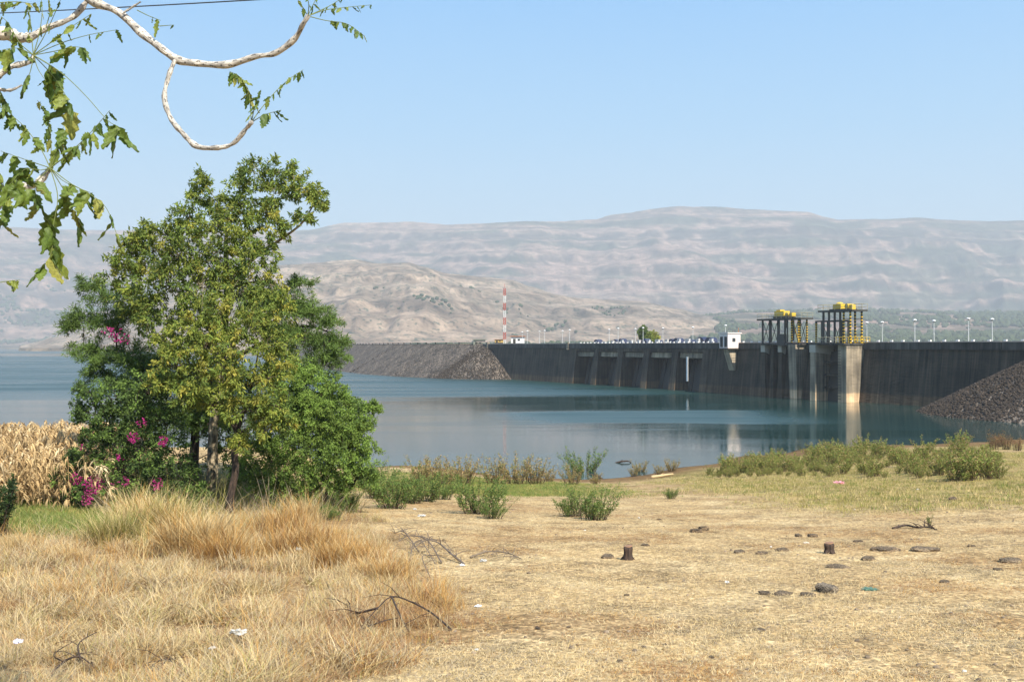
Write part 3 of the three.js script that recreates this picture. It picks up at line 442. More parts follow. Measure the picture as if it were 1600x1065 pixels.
// trunk: [[px, py], ...] with radii; clumps: [px, py, depth offset, radius in px]
function tree(o) {
  const g = thing(o.name, o.label, o.category ?? 'tree', o.base, o.group), D = o.D, m = D / FOCAL, B = o.base;
  const loc = (px, py, dz = 0) => at(px, py, D).add(V(0, 0, dz)).sub(B);
  const wood = new Geo(), nodes = [];
  const trunkGeo = new Geo();
  for (const t of o.trunks) { const p = smoothPath(t.path.map(([x, y, z = 0]) => loc(x, y, z)), 14); trunkGeo.tube(p, (k) => lerp(t.r0, t.r1, k) * (1 + .35 * Math.exp(-k * 14)), 9); p.forEach((q, i) => i > 4 && nodes.push([q, lerp(t.r0, t.r1, i / 14)])); }
  part('trunk', trunkGeo.build(), o.bark ?? bark, g);
  const foliage = new Geo(), bloom = new Geo();
  const clumps = o.clumps.map(([x, y, dz, r, pal]) => ({ c: loc(x, y, dz), r: r * m, pal }));
  const root = nodes.length ? nodes[nodes.length - 1][0] : V(0, 0, 0);
  clumps.sort((a, b) => a.c.distanceTo(root) - b.c.distanceTo(root));
  for (const cl of clumps) {
    let best = null, bd = 1e9;
    for (const nd of nodes) { const d = nd[0].distanceTo(cl.c) + 1.4 * Math.max(0, nd[0].y - cl.c.y + .15); if (d < bd && nd[0].distanceTo(cl.c) > .05) { bd = d; best = nd; } }
    const a = best[0], mid = a.clone().lerp(cl.c, .5).add(V(rr(-.12, .12), rr(-.02, .22) * Math.min(1, bd), rr(-.12, .12)).multiplyScalar(Math.min(1.2, bd)));
    const path = smoothPath([a, mid, cl.c], 7), r0 = Math.min(best[1] * .72, .012 + .055 * cl.r + .01 * bd), r1 = Math.max(.008, r0 * .35);
    wood.tube(path, (k) => lerp(r0, r1, k), 6); path.forEach((q, i) => i > 1 && nodes.push([q, lerp(r0, r1, i / 7)]));
    const bright = rr(.82, 1.2); const n = Math.round((o.twigs ?? 62) * Math.max(.22, cl.r * cl.r) * (o.dense ?? 1));
    for (let k = 0; k < n; k++) {
      const d = randDir(o.upward ?? .15); if (o.flat) { d.y *= o.flat; d.normalize(); } const L = cl.r * rr(.55, 1.18), st = cl.c.clone().addScaledVector(randDir(), cl.r * .35 * R()), en = st.clone().addScaledVector(d, L); en.y -= (o.droop ?? .1) * L * R();
      const md = st.clone().lerp(en, .5).add(V(0, .08 * L, 0));
      if (k % 3 === 0) wood.tube([st, md, en], [.011, .008, .004], 3, null, false);
      const pal = cl.pal ?? o.palette, tone = mixCol(pal).multiplyScalar(bright), nl = o.leaves ?? 26;
      for (let j = 0; j < nl; j++) {
        const f = lerp(.25, 1.04, Math.sqrt(R())), p = f < .5 ? st.clone().lerp(md, f * 2) : md.clone().lerp(en, f * 2 - 1);
        p.addScaledVector(randDir(), (o.spread ?? .09) * Math.sqrt(R()));
        const dir = d.clone().multiplyScalar(.5).add(randDir()).add(V(0, -(o.hang ?? .35), 0)).normalize();
        const s = rr(.7, 1.25), c = tone.clone().lerp(mixCol(pal), .45);
        foliage.leaf(p, dir, randDir(.6), o.leaf[0] * s, o.leaf[1] * s, c, .22);
      }
    }
  }
  part('branches', wood.build(), o.bark ?? bark, g);
  part('crown', foliage.build(false), o.mat ?? leafMat(.38), g);
  if (o.bloom) { const bg = new Geo(); for (const [x, y, dz, r, n, dens] of o.bloom) { const c = loc(x, y, dz); for (let k = 0; k < n; k++) { const p = c.clone().add(randDir().multiplyScalar(r * m * Math.cbrt(R()) * 1.0)); for (let j = 0; j < 3; j++) { const b = rr(.7, 1.2); bg.leaf(p, randDir(.2), randDir(), .055, .045, lin(.50 * b, .035 * b, .23 * b), .2); } } } part('blossom', bg.build(false), leafMat(.35), g); }
  return g;
}
const bT = gp(359, 806), DT = bT.D;
const under = (px, D) => { const p = at(px, 700, D); p.y = groundAt(p.x, p.z) - .05; return p; };
const pyAt = (p) => HORIZON + (EYE - p.y) / -p.z * FOCAL;
const YG = [.29, .33, .055], MG = [.18, .25, .045], DG = [.095, .155, .036], YL = [.50, .43, .08], LG = [.24, .36, .07], FG = [.15, .23, .05];
{ // big broadleaf tree behind
  const D = DT + 2.6, base = under(332, D), by = pyAt(base);
  tree({ name: 'broadleaf_tree', label: 'tallest broadleaf tree, pale trunk half hidden, yellow green leaves against the sky', D, base, bark: barkPale,
    trunks: [{ path: [[331, by], [332, 720], [334, 660], [344, 600], [350, 520], [354, 450], [352, 390], [356, 330]], r0: .17, r1: .05 }, { path: [[346, 580], [330, 520], [305, 470], [280, 430]], r0: .09, r1: .04 }, { path: [[352, 480], [372, 430], [400, 400], [432, 378], [470, 350], [488, 322]], r0: .075, r1: .02 }],
    clumps: [[432, 268, 0, 26], [400, 268, .3, 24], [455, 275, -.2, 24], [372, 284, .2, 24], [428, 300, 0, 30], [462, 305, .2, 22], [490, 300, 0, 20], [500, 318, .1, 14], [476, 338, .2, 15], [318, 285, .1, 18], [310, 310, .2, 26], [335, 318, -.3, 30], [380, 318, 0, 36], [420, 335, .3, 30], [442, 358, .2, 18], [300, 345, .2, 34], [345, 358, .5, 40], [392, 365, .3, 36], [428, 388, .4, 24], [265, 372, .2, 32], [232, 360, .1, 18], [240, 392, .2, 36], [205, 380, 0, 20], [200, 408, .2, 28], [290, 402, .5, 44], [345, 408, .7, 44], [395, 410, .6, 38], [180, 428, 0, 26], [225, 440, .4, 40], [275, 450, .6, 44], [330, 452, .9, 46], [385, 455, .8, 44], [430, 440, .4, 28], [195, 470, .1, 30], [240, 490, .5, 40], [430, 490, .7, 40], [310, 505, .2, 40], [365, 505, .4, 38], [270, 540, .2, 36], [440, 545, .5, 36]],
    palette: [[.38, MG], [.30, YG], [.26, DG], [.06, YL]], leaf: [.135, .05], twigs: 68, leaves: 40, spread: .11, hang: .5, dense: .85 });
}
{ // small yellow green tree in front
  const D = DT;
  tree({ name: 'slender_tree', label: 'slender dark trunked tree with yellow green foliage standing in front of the thicket', D, base: bT, bark: barkDark,
    trunks: [{ path: [[359, 806], [361, 770], [368, 735], [366, 700], [372, 668]], r0: .115, r1: .075 }, { path: [[370, 676], [352, 640], [330, 600], [300, 570]], r0: .05, r1: .02 }, { path: [[371, 670], [385, 630], [398, 580], [405, 540]], r0: .055, r1: .02 }, { path: [[370, 672], [362, 620], [350, 560], [345, 520]], r0: .05, r1: .02 }],
    clumps: [[345, 488, 0, 32], [390, 505, .2, 34], [300, 512, .1, 34], [262, 535, 0, 26], [325, 540, .4, 40], [372, 548, .5, 40], [420, 540, .2, 32], [445, 570, .1, 26], [280, 572, .3, 36], [325, 590, .6, 38], [375, 595, .6, 40], [420, 595, .4, 34], [255, 600, .2, 24], [295, 622, .4, 30], [345, 632, .5, 32], [395, 640, .5, 34], [435, 632, .2, 26], [420, 672, .3, 24], [378, 690, .2, 20], [448, 660, .0, 18]],
    palette: [[.42, YG], [.32, MG], [.12, YL], [.14, DG]], leaf: [.125, .046], twigs: 70, leaves: 38, spread: .10, hang: .55, dense: 1.0 });
}
{ // feathery acacia
  const D = DT + 4, base = under(300, D), by = pyAt(base);
  tree({ name: 'acacia_tree', label: 'wide dark green feathery acacia spreading behind the broadleaf trees', D, base, bark: barkDark,
    trunks: [{ path: [[300, by], [305, 680], [310, 600], [330, 520], [360, 470]], r0: .16, r1: .05 }, { path: [[306, 640], [250, 585], [190, 555], [130, 540]], r0: .08, r1: .02 }, { path: [[318, 590], [400, 540], [470, 510], [520, 520]], r0: .08, r1: .02 }],
    clumps: [[135, 445, 0, 22], [160, 465, 0, 26], [125, 500, 0, 26], [165, 510, 0, 34], [205, 490, .2, 38], [110, 510, .1, 16], [130, 548, 0, 26], [165, 560, .2, 30], [150, 585, .1, 22], [205, 560, .3, 40], [190, 600, .2, 34], [240, 580, .4, 44], [470, 445, .1, 20], [450, 480, .2, 36], [490, 490, .2, 32], [515, 505, .1, 26], [470, 530, .3, 40], [510, 540, .2, 30], [530, 535, 0, 18], [440, 520, .4, 40], [500, 575, .3, 34], [455, 585, .4, 40], [525, 560, .1, 20], [410, 470, .3, 40], [285, 600, .2, 50], [350, 600, .2, 50], [260, 650, .3, 46], [330, 660, .2, 50], [400, 640, .3, 50], [460, 640, .3, 44], [220, 640, .2, 36]],
    palette: [[.5, FG], [.3, DG], [.2, [.13, .21, .05]]], leaf: [.15, .022], flat: .4, twigs: 115, leaves: 46, spread: .10, hang: .05, upward: .35, mat: leafMat(.3) });
}
{ // light green bush to the right
  const D = DT + 2, base = under(500, D), by = pyAt(base), f = (t) => ({ path: t.map(([x, y]) => [x, y]), r0: .05, r1: .015 });
  tree({ name: 'bright_bush', label: 'bright green sprawling bush on bare crooked stems beside the water side of the thicket', category: 'bush', D, base, bark: barkDark,
    trunks: [f([[498, by], [490, 775], [475, 735], [450, 700]]), f([[502, by], [510, 770], [520, 730], [530, 690]]), f([[505, by], [540, 772], [560, 740], [570, 700]]), f([[500, by], [470, 780], [440, 755], [420, 735]])],
    clumps: [[480, 600, .1, 34], [515, 615, .1, 32], [450, 620, .2, 36], [490, 645, .3, 42], [535, 635, .1, 30], [560, 645, 0, 26], [582, 640, 0, 14], [525, 670, .4, 42], [565, 675, .2, 32], [450, 670, .4, 42], [485, 700, .5, 44], [530, 710, .5, 42], [568, 705, .2, 30], [435, 715, .4, 38], [470, 738, .5, 32], [515, 742, .4, 32], [550, 735, .2, 24], [420, 750, .3, 28], [405, 700, .3, 36], [445, 765, .3, 24], [490, 768, .2, 24], [575, 745, 0, 18], [540, 762, .1, 20], [390, 745, .2, 28], [505, 655, .2, 40], [545, 690, .3, 36]],
    palette: [[.6, LG], [.25, MG], [.15, [.07, .12, .03]]], leaf: [.085, .035], twigs: 130, leaves: 50, spread: .09, hang: .1, upward: .3 });
}
{ // bougainvillea
  const D = DT + 1.2, base = under(220, D), by = pyAt(base), f = (t) => ({ path: t, r0: .045, r1: .012 });
  tree({ name: 'bougainvillea', label: 'tangled bougainvillea bush with magenta blossom at the left of the thicket', category: 'bush', D, base, bark: barkDark,
    trunks: [f([[222, by], [215, 760], [195, 720], [180, 680]]), f([[226, by], [240, 750], [255, 700], [262, 660]]), f([[218, by], [180, 770], [150, 750], [135, 735]]), f([[228, by], [280, 760], [300, 720], [305, 690]])],
    clumps: [[150, 615, .5, 30], [190, 620, .4, 34], [230, 620, .3, 34], [165, 645, .4, 30], [205, 655, .3, 38], [255, 655, .4, 40], [300, 665, -2, 36], [185, 690, .3, 36], [230, 695, .5, 42], [280, 705, .5, 40], [320, 715, -2, 34], [205, 730, .4, 36], [250, 742, .5, 38], [300, 750, .4, 34], [160, 740, .2, 22], [135, 745, .1, 18], [345, 750, -2, 30], [105, 740, .3, 16], [125, 755, .6, 18], [150, 765, .8, 20], [190, 765, .8, 26], [230, 770, .8, 26], [275, 775, .7, 26], [320, 775, .5, 24], [145, 705, .5, 24], [160, 670, .5, 28], [140, 640, .6, 20], [240, 610, .5, 34], [290, 625, -2, 36], [120, 715, .3, 14]],
    palette: [[.4, DG], [.4, [.06, .10, .025]], [.2, LG]], leaf: [.085, .05], twigs: 90, leaves: 38, spread: .10, hang: .2,
    bloom: [[172, 750, 1.1, 17, 90], [165, 770, 1.2, 9, 40], [134, 745, .7, 11, 55], [200, 523, .9, 13, 22], [185, 518, .8, 10, 9], [212, 530, .8, 9, 8], [277, 684, 1.2, 9, 30], [230, 678, 1.1, 9, 30], [245, 655, 1.2, 8, 14], [265, 748, 1.0, 9, 28], [210, 745, 1.0, 12, 20], [210, 706, 1.0, 8, 10], [150, 695, .8, 6, 8]] });
}
// tree by the spillway bridge and its paler neighbour, downstream of the dam
function smallTree(name, label, px, ytop, D, rpx, pal) {
  const x = at(px, 535, D), base = V(x.x, 3.2, x.z), by = pyAt(base);
  tree({ name, label, D, base, trunks: [{ path: [[px, by], [px, 535], [px + 1, ytop + rpx]], r0: .3, r1: .1 }], clumps: [[px, ytop + rpx * .9, 0, rpx], [px - rpx * .5, ytop + rpx * 1.9, .4, rpx], [px + rpx * .6, ytop + rpx * 2, .3, rpx], [px, ytop + rpx * 2.9, 0, rpx * 1.1]], palette: pal, leaf: [.55, .3], twigs: 22, leaves: 22, spread: .3, hang: .3, dense: .9 });
}
smallTree('roadside_tree', 'small dark green tree showing above the spillway bridge', 1005, 509, 300, 6, [[.6, MG], [.4, DG]]);
smallTree('roadside_tree', 'small yellowish tree beside a darker one above the spillway bridge', 1021, 517, 304, 6, [[.6, YG], [.4, YL]]);
smallTree('roadside_tree', 'low yellow green tree squeezed between two others above the spillway', 1015, 519, 296, 5, [[.5, YG], [.5, MG]]);

// ---------------------------------------------------------------- branches that hang into the view from a tree beside the camera
{
  const Z = 2.42, D = 4.7, trunkX = -600, foot = at(trunkX / Z, 500, D); foot.y = groundAt(foot.x, foot.z) - .1;
  const g = thing('overhanging_tree', 'pale barked tree whose crooked branches hang drooping lobed leaves into the view', 'tree', foot);
  const L = (x, y, dz = 0) => at(x / Z, y / Z, D + dz).sub(foot);
  const barkSpot = std({ map: tex(256, 1024, (x, y) => { const u = x / 256, v = y / 1024, n = fbmT(u * 5, v * 25, 5, 4, 551), sp = .8 * sstep(.66, .74, fbmT(u * 9, v * 81, 9, 3, 553)), k = .78 + .4 * (n - .5); return [k * (1 - .55 * sp), k * .96 * (1 - .55 * sp), k * .90 * (1 - .54 * sp)]; }, true), bumpMap: rustBump, bumpScale: .006 });
  barkSpot.map.repeat.set(1, 1.2);
  const topY = at(0, -110, D).y - foot.y;
  part('trunk', new Geo().tube(smoothPath([V(0, 0, 0), V(.06, 1.4, .03), V(-.05, 2.8, 0), V(.03, topY, 0)], 16), (k) => lerp(.17, .09, k) * (1 + .4 * Math.exp(-k * 12)), 12).build(), barkSpot, g);
  const branch = (pts, r, dz = [0, 0]) => { const p = smoothPath(pts.map(([x, y], i) => L(x, y, lerp(dz[0], dz[1], i / (pts.length - 1))).add(i && i < pts.length - 1 ? V(rr(-.012, .012), rr(-.012, .012), rr(-.02, .02)) : V(0, 0, 0))), pts.length * 6); part('branch', new Geo().tube(p, (k) => { const q = k * (r.length - 1), i = Math.min(Math.floor(q), r.length - 2); return lerp(r[i], r[i + 1], q - i) / Z / FOCAL * D * (1 + .12 * Math.sin(k * 43 + pts.length) + .10 * Math.sin(k * 97) + .18 * (vnoise(k * 30, pts.length, 555) - .5)); }, 9).build(), barkSpot, g); };
  branch([[trunkX, -40], [-300, -150], [0, -180], [240, -80], [350, 0], [440, 48], [530, 110], [610, 175], [660, 222], [740, 235], [850, 234], [960, 218], [1030, 195], [1100, 140], [1145, 92], [1165, 55]], [34, 28, 24, 20, 17, 15, 14.5, 14, 14, 13, 12.5, 11.5, 10.5, 10, 9, 7], [.1, -.25]);
  branch([[658, 226], [638, 280], [626, 365], [640, 440], [690, 510], [750, 541], [820, 553], [880, 535], [930, 490], [950, 460]], [8, 8, 9, 9, 10, 9.5, 9, 8, 8, 7], [-.09, -.3]);
  branch([[trunkX, 330], [-330, 230], [-120, 160], [0, 125], [60, 142], [110, 132], [180, 108], [260, 60], [320, 0], [360, -60]], [40, 34, 30, 26, 22, 15, 12, 11, 11, 9], [0, .1]);
  branch([[trunkX, 520], [-300, 400], [-100, 320], [0, 280], [50, 246], [100, 222], [124, 205]], [26, 22, 16, 13, 11, 10, 9], [0, .1]);
  branch([[trunkX, 960], [-300, 880], [-100, 815], [0, 762], [60, 720], [120, 682], [187, 635]], [30, 26, 20, 16, 15, 14, 12], [0, .2]);
  branch([[-120, 318], [-20, 330], [40, 336], [80, 320]], [9, 7, 6, 3], [0, 0]);
  branch([[462, 46], [490, 26], [528, 4]], [4, 4, 3], [-.05, -.05]);
  // leaves: eight lobed, curled shapes
  const shapes = []; for (let k = 0; k < 8; k++) {
    const gg = new Geo(), n = 11, lob = 2.2 + k % 3 * .7, curl = rr(.15, .65), tw = rr(-.7, .7), wv = rr(.02, .07), wid = rr(.15, .25), ph = rr(0, 6), base = gg.p.length;
    for (let i = 0; i <= n; i++) { const v = i / n, w0 = wid * Math.pow(Math.sin(Math.PI * Math.pow(v, .62) * .97 + .03), .8), jag = (s) => w0 * (1 + .62 * (Math.abs(((v * lob * 2 + s * .21 + ph) % 1 + 1) % 1 - .5) * 2 - .5) * 1.2), y = -v, z = curl * v * v * .5, a = tw * v;
      for (const s of [-1, -.5, 0, .5, 1]) { const x = s * jag(Math.sign(s)), zz = z + Math.abs(s) * w0 * .35 + wv * Math.sin(v * 14 + s * 4 + ph); gg.v(x * Math.cos(a) - zz * Math.sin(a), y, x * Math.sin(a) + zz * Math.cos(a), null, s * .5 + .5, v); } }
    for (let i = 0; i < n; i++) for (let j = 0; j < 4; j++) { const q = i * 5 + j; gg.i.push(q, q + 5, q + 1, q + 1, q + 5, q + 6); }
    shapes.push(gg.build());
  }
  const veinTex = tex(128, 256, (x, y) => { const u = x / 128, v = y / 256, rib = sstep(.03, .0, Math.abs(u - .5)), sv = sstep(.86, 1, Math.abs(Math.sin((v * 9 + Math.abs(u - .5) * 2.4) * Math.PI))) * .5, k = .86 + .3 * (fbm(u * 9, v * 16, 3, 571) - .5) + .30 * rib + .16 * sv; return [k, k, k * .95]; }, true);
  const mats = [[.15, .23, .04], [.20, .28, .05], [.30, .36, .07], [.12, .19, .04], [.42, .41, .10]].map(([r, gn, b]) => new THREE.MeshPhysicalMaterial({ color: lin(r, gn, b), map: veinTex, roughness: .55, transmission: .4, thickness: 0, side: THREE.DoubleSide, specularIntensity: .5 }));
  let count = 0; const stalkMat = std({ color: lin(.16, .19, .06) }), mm = D / FOCAL / Z;
  const stalk = (pts, n, size, from = .35, r = 2.0) => {
    const dz = rr(-.18, .22), p = smoothPath(pts.map(([x, y], i) => L(x, y, dz * i / pts.length)), pts.length * 5); part('leaf_stalk', new Geo().tube(p, (k) => lerp(r, r * .45, k) * mm, 5).build(), stalkMat, g);
    const cv = new THREE.CatmullRomCurve3(p);
    for (let k = 0; k < n && count < 298; k++, count++) {
      size *= 1.0; const u = clamp(from + (1 - from) * (k + .6 * R() + .3) / n, 0, 1), q = cv.getPointAt(u), s = size * rr(.7, 1.35) * mm, m = part('leaf', shapes[Math.floor(R() * 8)], mats[R() < .1 ? 4 : Math.floor(R() * 4)], g);
      m.position.copy(q); m.rotation.set(rr(-.75, .75), R() * 6.28, rr(-.85, .85), 'YXZ'); m.scale.setScalar(s); m.scale.x *= rr(.75, 1.2);
    }
  };
  const T1 = [1162, 58], T2 = [949, 461], T3 = [122, 206], T4 = [187, 634];
  stalk([T1, [1140, 20], [1120, -10]], 3, 26); stalk([T1, [1165, 10], [1150, -30]], 3, 24); stalk([T1, [1180, 20], [1200, -20]], 4, 26); stalk([T1, [1230, 35], [1310, 25], [1402, 16]], 10, 26); stalk([T1, [1230, 75], [1310, 88], [1378, 135]], 11, 32); stalk([T1, [1240, 22], [1300, -15]], 6, 26);
  stalk([T2, [945, 410], [938, 350], [905, 290], [865, 268]], 17, 44, .35); stalk([T2, [985, 410], [1040, 345], [1095, 295], [1145, 262]], 12, 34); stalk([T2, [1000, 432], [1062, 415]], 5, 46, .5); stalk([T2, [962, 400], [985, 338]], 7, 44, .3);
  stalk([T3, [145, 120], [155, 40], [150, -20]], 3, 40); stalk([T3, [170, 120], [215, 20], [230, -20]], 3, 36); stalk([T3, [200, 150], [280, 90], [342, 50]], 8, 50); stalk([T3, [230, 160], [330, 130], [440, 110]], 4, 38, .6); stalk([T3, [200, 192], [270, 175], [318, 180]], 6, 74, .55);
  stalk([T3, [230, 275], [320, 360], [400, 450], [446, 480]], 5, 112, .93, 2.2); stalk([T3, [180, 240], [232, 282]], 6, 115, .5); stalk([T3, [200, 290], [255, 380], [262, 420]], 7, 100, .6); stalk([T3, [140, 260], [170, 305]], 1, 40, .9); stalk([T3, [60, 180], [-10, 190]], 5, 80); stalk([T3, [70, 160], [30, 90], [0, 60]], 6, 52); stalk([T3, [112, 100], [100, 15]], 5, 46); stalk([[124, 210], [110, 270], [100, 292]], 2, 80, .8);
  stalk([T4, [190, 540], [175, 440], [138, 378]], 9, 46); stalk([T4, [225, 540], [236, 478]], 6, 72, .4); stalk([T4, [150, 560], [90, 480], [35, 430]], 8, 56, .3); stalk([T4, [260, 575], [330, 510], [412, 416]], 13, 44, .3); stalk([T4, [270, 572], [352, 498]], 8, 58); stalk([T4, [100, 605], [0, 570]], 6, 60);
  stalk([T4, [260, 690], [340, 735], [402, 790], [444, 900]], 6, 84, .4); stalk([T4, [240, 720], [275, 800], [300, 830]], 6, 86, .35); stalk([T4, [215, 740], [200, 850], [190, 960], [142, 1030]], 9, 108, .35); stalk([T4, [130, 700], [150, 790]], 7, 100, .3); stalk([T4, [150, 642], [90, 640], [30, 700]], 9, 84, .3); stalk([T4, [240, 685], [345, 730]], 5, 92, .45);
  stalk([[-30, 600], [8, 690], [20, 790], [8, 860]], 10, 74, .15); stalk([[-30, 300], [2, 355], [10, 420]], 6, 62, .3); stalk([[-30, 395], [30, 420], [62, 470]], 6, 50, .3); stalk([[-20, 1070], [30, 1062], [72, 1058]], 4, 36, .4); stalk([[515, 36], [560, 58], [604, 75]], 2, 52, .5); stalk([[600, 96], [655, 92]], 1, 16, .9); stalk([[-20, 8], [60, 4], [128, 14]], 8, 44, .1); stalk([[170, 100], [185, 40], [178, -10]], 3, 40);
}
{ // overhead cable
  const a = V(-27, 19.3, -34.6), b = V(28, 16.9, 8), g = thing('overhead_line', 'thin dark overhead cable crossing the sky behind the hanging branches', 'cable', V(a.x, groundAt(a.x, a.z), a.z)), p = [];
  const q1 = at(8, 20, 22), q2 = at(372, 0, 17), dir = q2.clone().sub(q1); const A = q1.clone().addScaledVector(dir, -2.2), B = q2.clone().addScaledVector(dir, 4.6);
  for (let k = 0; k <= 40; k++) { const t = k / 40; p.push(A.clone().lerp(B, t).add(V(0, 1.0 * 4 * (t - .33) * (t - .42) * .5, 0)).sub(g.position)); }
  part('cable', new Geo().tube(p, .011, 6).build(), std({ color: lin(.05, .05, .05) }), g);
  for (const e of [p[0], p[40]]) { const gy = groundAt(e.x + g.position.x, e.z + g.position.z) - g.position.y; part('pole', new Geo().tube([V(e.x, gy - .3, e.z), V(e.x, e.y + .15, e.z)], [.14, .1], 10).build(), M.parapet, g); }
}

// ---------------------------------------------------------------- grass, crop and ground litter
function tuft(n, h0, h1, w, lean, spread, seed, bend = .6) {
  const r = rng(seed), g = new Geo(), q = (a, b) => a + (b - a) * r();
  for (let k = 0; k < n; k++) {
    const a = r() * 6.2832, L = q(h0, h1), ln = q(.1, lean), dx = Math.cos(a), dz = Math.sin(a), bx = q(-spread, spread), bz = q(-spread, spread), sx = -dz, sz = dx, yaw = q(-.9, .9), cx = sx * Math.cos(yaw) + dx * Math.sin(yaw), cz = sz * Math.cos(yaw) + dz * Math.sin(yaw), id = [];
    for (let j = 0; j <= 3; j++) { const t = j / 3, out = L * ln * (t * .5 + bend * t * t), y = L * t * (1 - .35 * ln * t), ww = w * (1 - t * .85) * .5; if (j < 3) id.push(g.v(bx + dx * out - cx * ww, y, bz + dz * out - cz * ww), g.v(bx + dx * out + cx * ww, y, bz + dz * out + cz * ww)); else id.push(g.v(bx + dx * out, y, bz + dz * out)); }
    g.i.push(id[0], id[1], id[2], id[1], id[3], id[2], id[2], id[3], id[4], id[3], id[5], id[4], id[4], id[5], id[6]);
  }
  return g.build();
}
function scatter(name, label, geo, mat, places, category = 'grass') {   // places: [x, y, z, scale, r, g, b, yscale]
  const im = new THREE.InstancedMesh(geo, mat, places.length), m = new THREE.Matrix4(), q = new THREE.Quaternion(), e = new THREE.Euler(), c = new THREE.Color();
  places.forEach(([x, y, z, s, r, g, b, ys = 1, tilt = 0], i) => { q.setFromEuler(e.set(rr(-tilt, tilt), R() * 6.28, rr(-tilt, tilt))); im.setMatrixAt(i, m.compose(V(x, y, z), q, V(s, s * ys, s))); im.setColorAt(i, c.setRGB(r, g, b)); });
  im.name = numbered(name); tag(im, label, category, null, 'stuff'); im.castShadow = im.receiveShadow = true; scene.add(im); return im;
}
const bladeMat = new THREE.MeshPhysicalMaterial({ roughness: .8, transmission: .25, thickness: 0, side: THREE.DoubleSide, specularIntensity: .3 });
const STRAW = [.60, .46, .23], ORANGE = [.50, .29, .09], BUFF = [.66, .53, .31], REDB = [.34, .19, .09], GRN = [.17, .23, .05], OLV = [.36, .32, .10], GREY = [.40, .33, .23];
const pick = (list) => { let k = R(), i = 0; while (i < list.length - 1 && k > list[i][0]) { k -= list[i][0]; i++; } const c = list[i][1], b = rr(.78, 1.2); return [c[0] * b, c[1] * b, c[2] * b]; };
{
  const short = [], mid = [], tall = [], lawn = [];
  // short dry litter and stubble of the open ground
  for (let k = 0; k < 260000 && short.length < 70000; k++) { const D = 6.2 + 40 * R() ** 2.1, x = rr(-.58, .58) * D, lg = longGrass(x, D); if (lg > .75 && R() < .6) continue; const n = fbm(x * .9, D * .9, 3, 601), bare = sstep(.60, .70, fbm(x * .45, D * .45, 3, 603)); if (R() < bare * .75 || n < .22) continue; const red = sstep(.52, .70, fbm(x * .35, -D * .35, 4, 21)), gr = greenness(x, D); const c = R() < gr * .8 ? pick([[.5, OLV], [.5, GRN]]) : R() < red * .6 ? pick([[.6, REDB], [.4, ORANGE]]) : pick([[.5, STRAW], [.3, BUFF], [.2, GREY]]); short.push([x, groundAt(x, -D) - .004, -D, rr(.6, 1.3), ...c, rr(.5, 1.1), .2]); }
  scatter('dry_stubble', 'short dry straw stubble over the open bare ground', tuft(9, .015, .055, .006, 2.1, .07, 11, .5), bladeMat, short);
  for (let k = 0; k < 90000 && lawn.length < 34000; k++) { const D = rr(19, 76), x = rr(-.6, .6) * D, gr = greenness(x, D); if (R() > gr * (x > 7 ? .6 * sstep(.3, .6, fbm(x * .25, D * .25, 3, 619)) + .25 : 1)) continue; const c = x > 8 ? pick([[.5, OLV], [.38, STRAW], [.12, GRN]]) : pick([[.65, GRN], [.35, OLV]]); lawn.push([x, groundAt(x, -D) - .005, -D, rr(.7, 1.5), ...c, rr(.6, 1.2), .15]); }
  scatter('green_turf', 'low green turf on the damp ground towards the shore', tuft(14, .05, .14, .012, 1.2, .16, 13), bladeMat, lawn);
  // waist of dry meadow on the left
  for (let k = 0; k < 160000 && mid.length < 34000; k++) { const D = 5.6 + 25 * R() ** 1.5, x = rr(-.62, .12) * D, lg = longGrass(x, D); if (R() > lg) continue; const n = fbm(x * .6, D * .6, 3, 611); if (fbm(x * 1.7, D * 1.7, 3, 617) < .46 + .10 * R()) continue; const patch = fbm(x * 1.6, D * 1.6, 2, 613); const gr = greenness(x, D), red = Math.exp(-(((x + .6) / 1.3) ** 2) - (((D - 11) / 2.6) ** 2)); const c = R() < gr * .9 ? pick([[.7, GRN], [.3, OLV]]) : R() < red * .75 ? pick([[.7, REDB], [.3, ORANGE]]) : pick([[.32, STRAW], [.2, BUFF], [.11, ORANGE], [.16, GREY], [.08, OLV], [.13, REDB]]); mid.push([x, groundAt(x, -D) - .01, -D, lerp(.3, 1.1, n) * rr(.6, 1.45) * lerp(.6, 1, lg), ...c, rr(.7, 1.25), .25]); }
  scatter('meadow_grass', 'knee high tangled dry grass covering the left foreground', tuft(12, .10, .36, .0085, 1.7, .12, 17, .9), bladeMat, mid);
  // tall golden clumps: stands of many stems
  const stand = (px, py, wpx, hpx, n, pal) => { const c = gp(px, py); for (let k = 0; k < n; k++) { const x = c.x + (R() + R() + R() - 1.5) * wpx * c.m * .5, z = c.z + (R() + R() - 1) * Math.min(1.4, wpx * c.m * .5), col = pick(pal); tall.push([x, groundAt(x, z) - .02, z, hpx * c.m / 1.15 * rr(.62, 1.12), ...col, rr(.85, 1.15), .14]); } };
  const GOLD = [[.5, STRAW], [.35, ORANGE], [.15, BUFF]], RUST = [[.6, ORANGE], [.25, STRAW], [.15, REDB]], LIME = [[.5, OLV], [.3, STRAW], [.2, GRN]];
  stand(185, 850, 90, 74, 210, LIME); stand(250, 840, 100, 92, 240, [[.5, STRAW], [.3, OLV], [.2, ORANGE]]); stand(310, 868, 110, 92, 330, GOLD); stand(350, 880, 70, 74, 150, RUST); stand(215, 818, 70, 70, 110, GOLD);
  stand(440, 842, 90, 70, 170, RUST); stand(480, 868, 110, 72, 240, RUST); stand(540, 885, 110, 66, 220, RUST); stand(600, 905, 70, 56, 110, RUST); stand(470, 815, 60, 60, 70, GOLD); stand(400, 835, 60, 60, 70, [[.5, GREY], [.5, OLV]]);
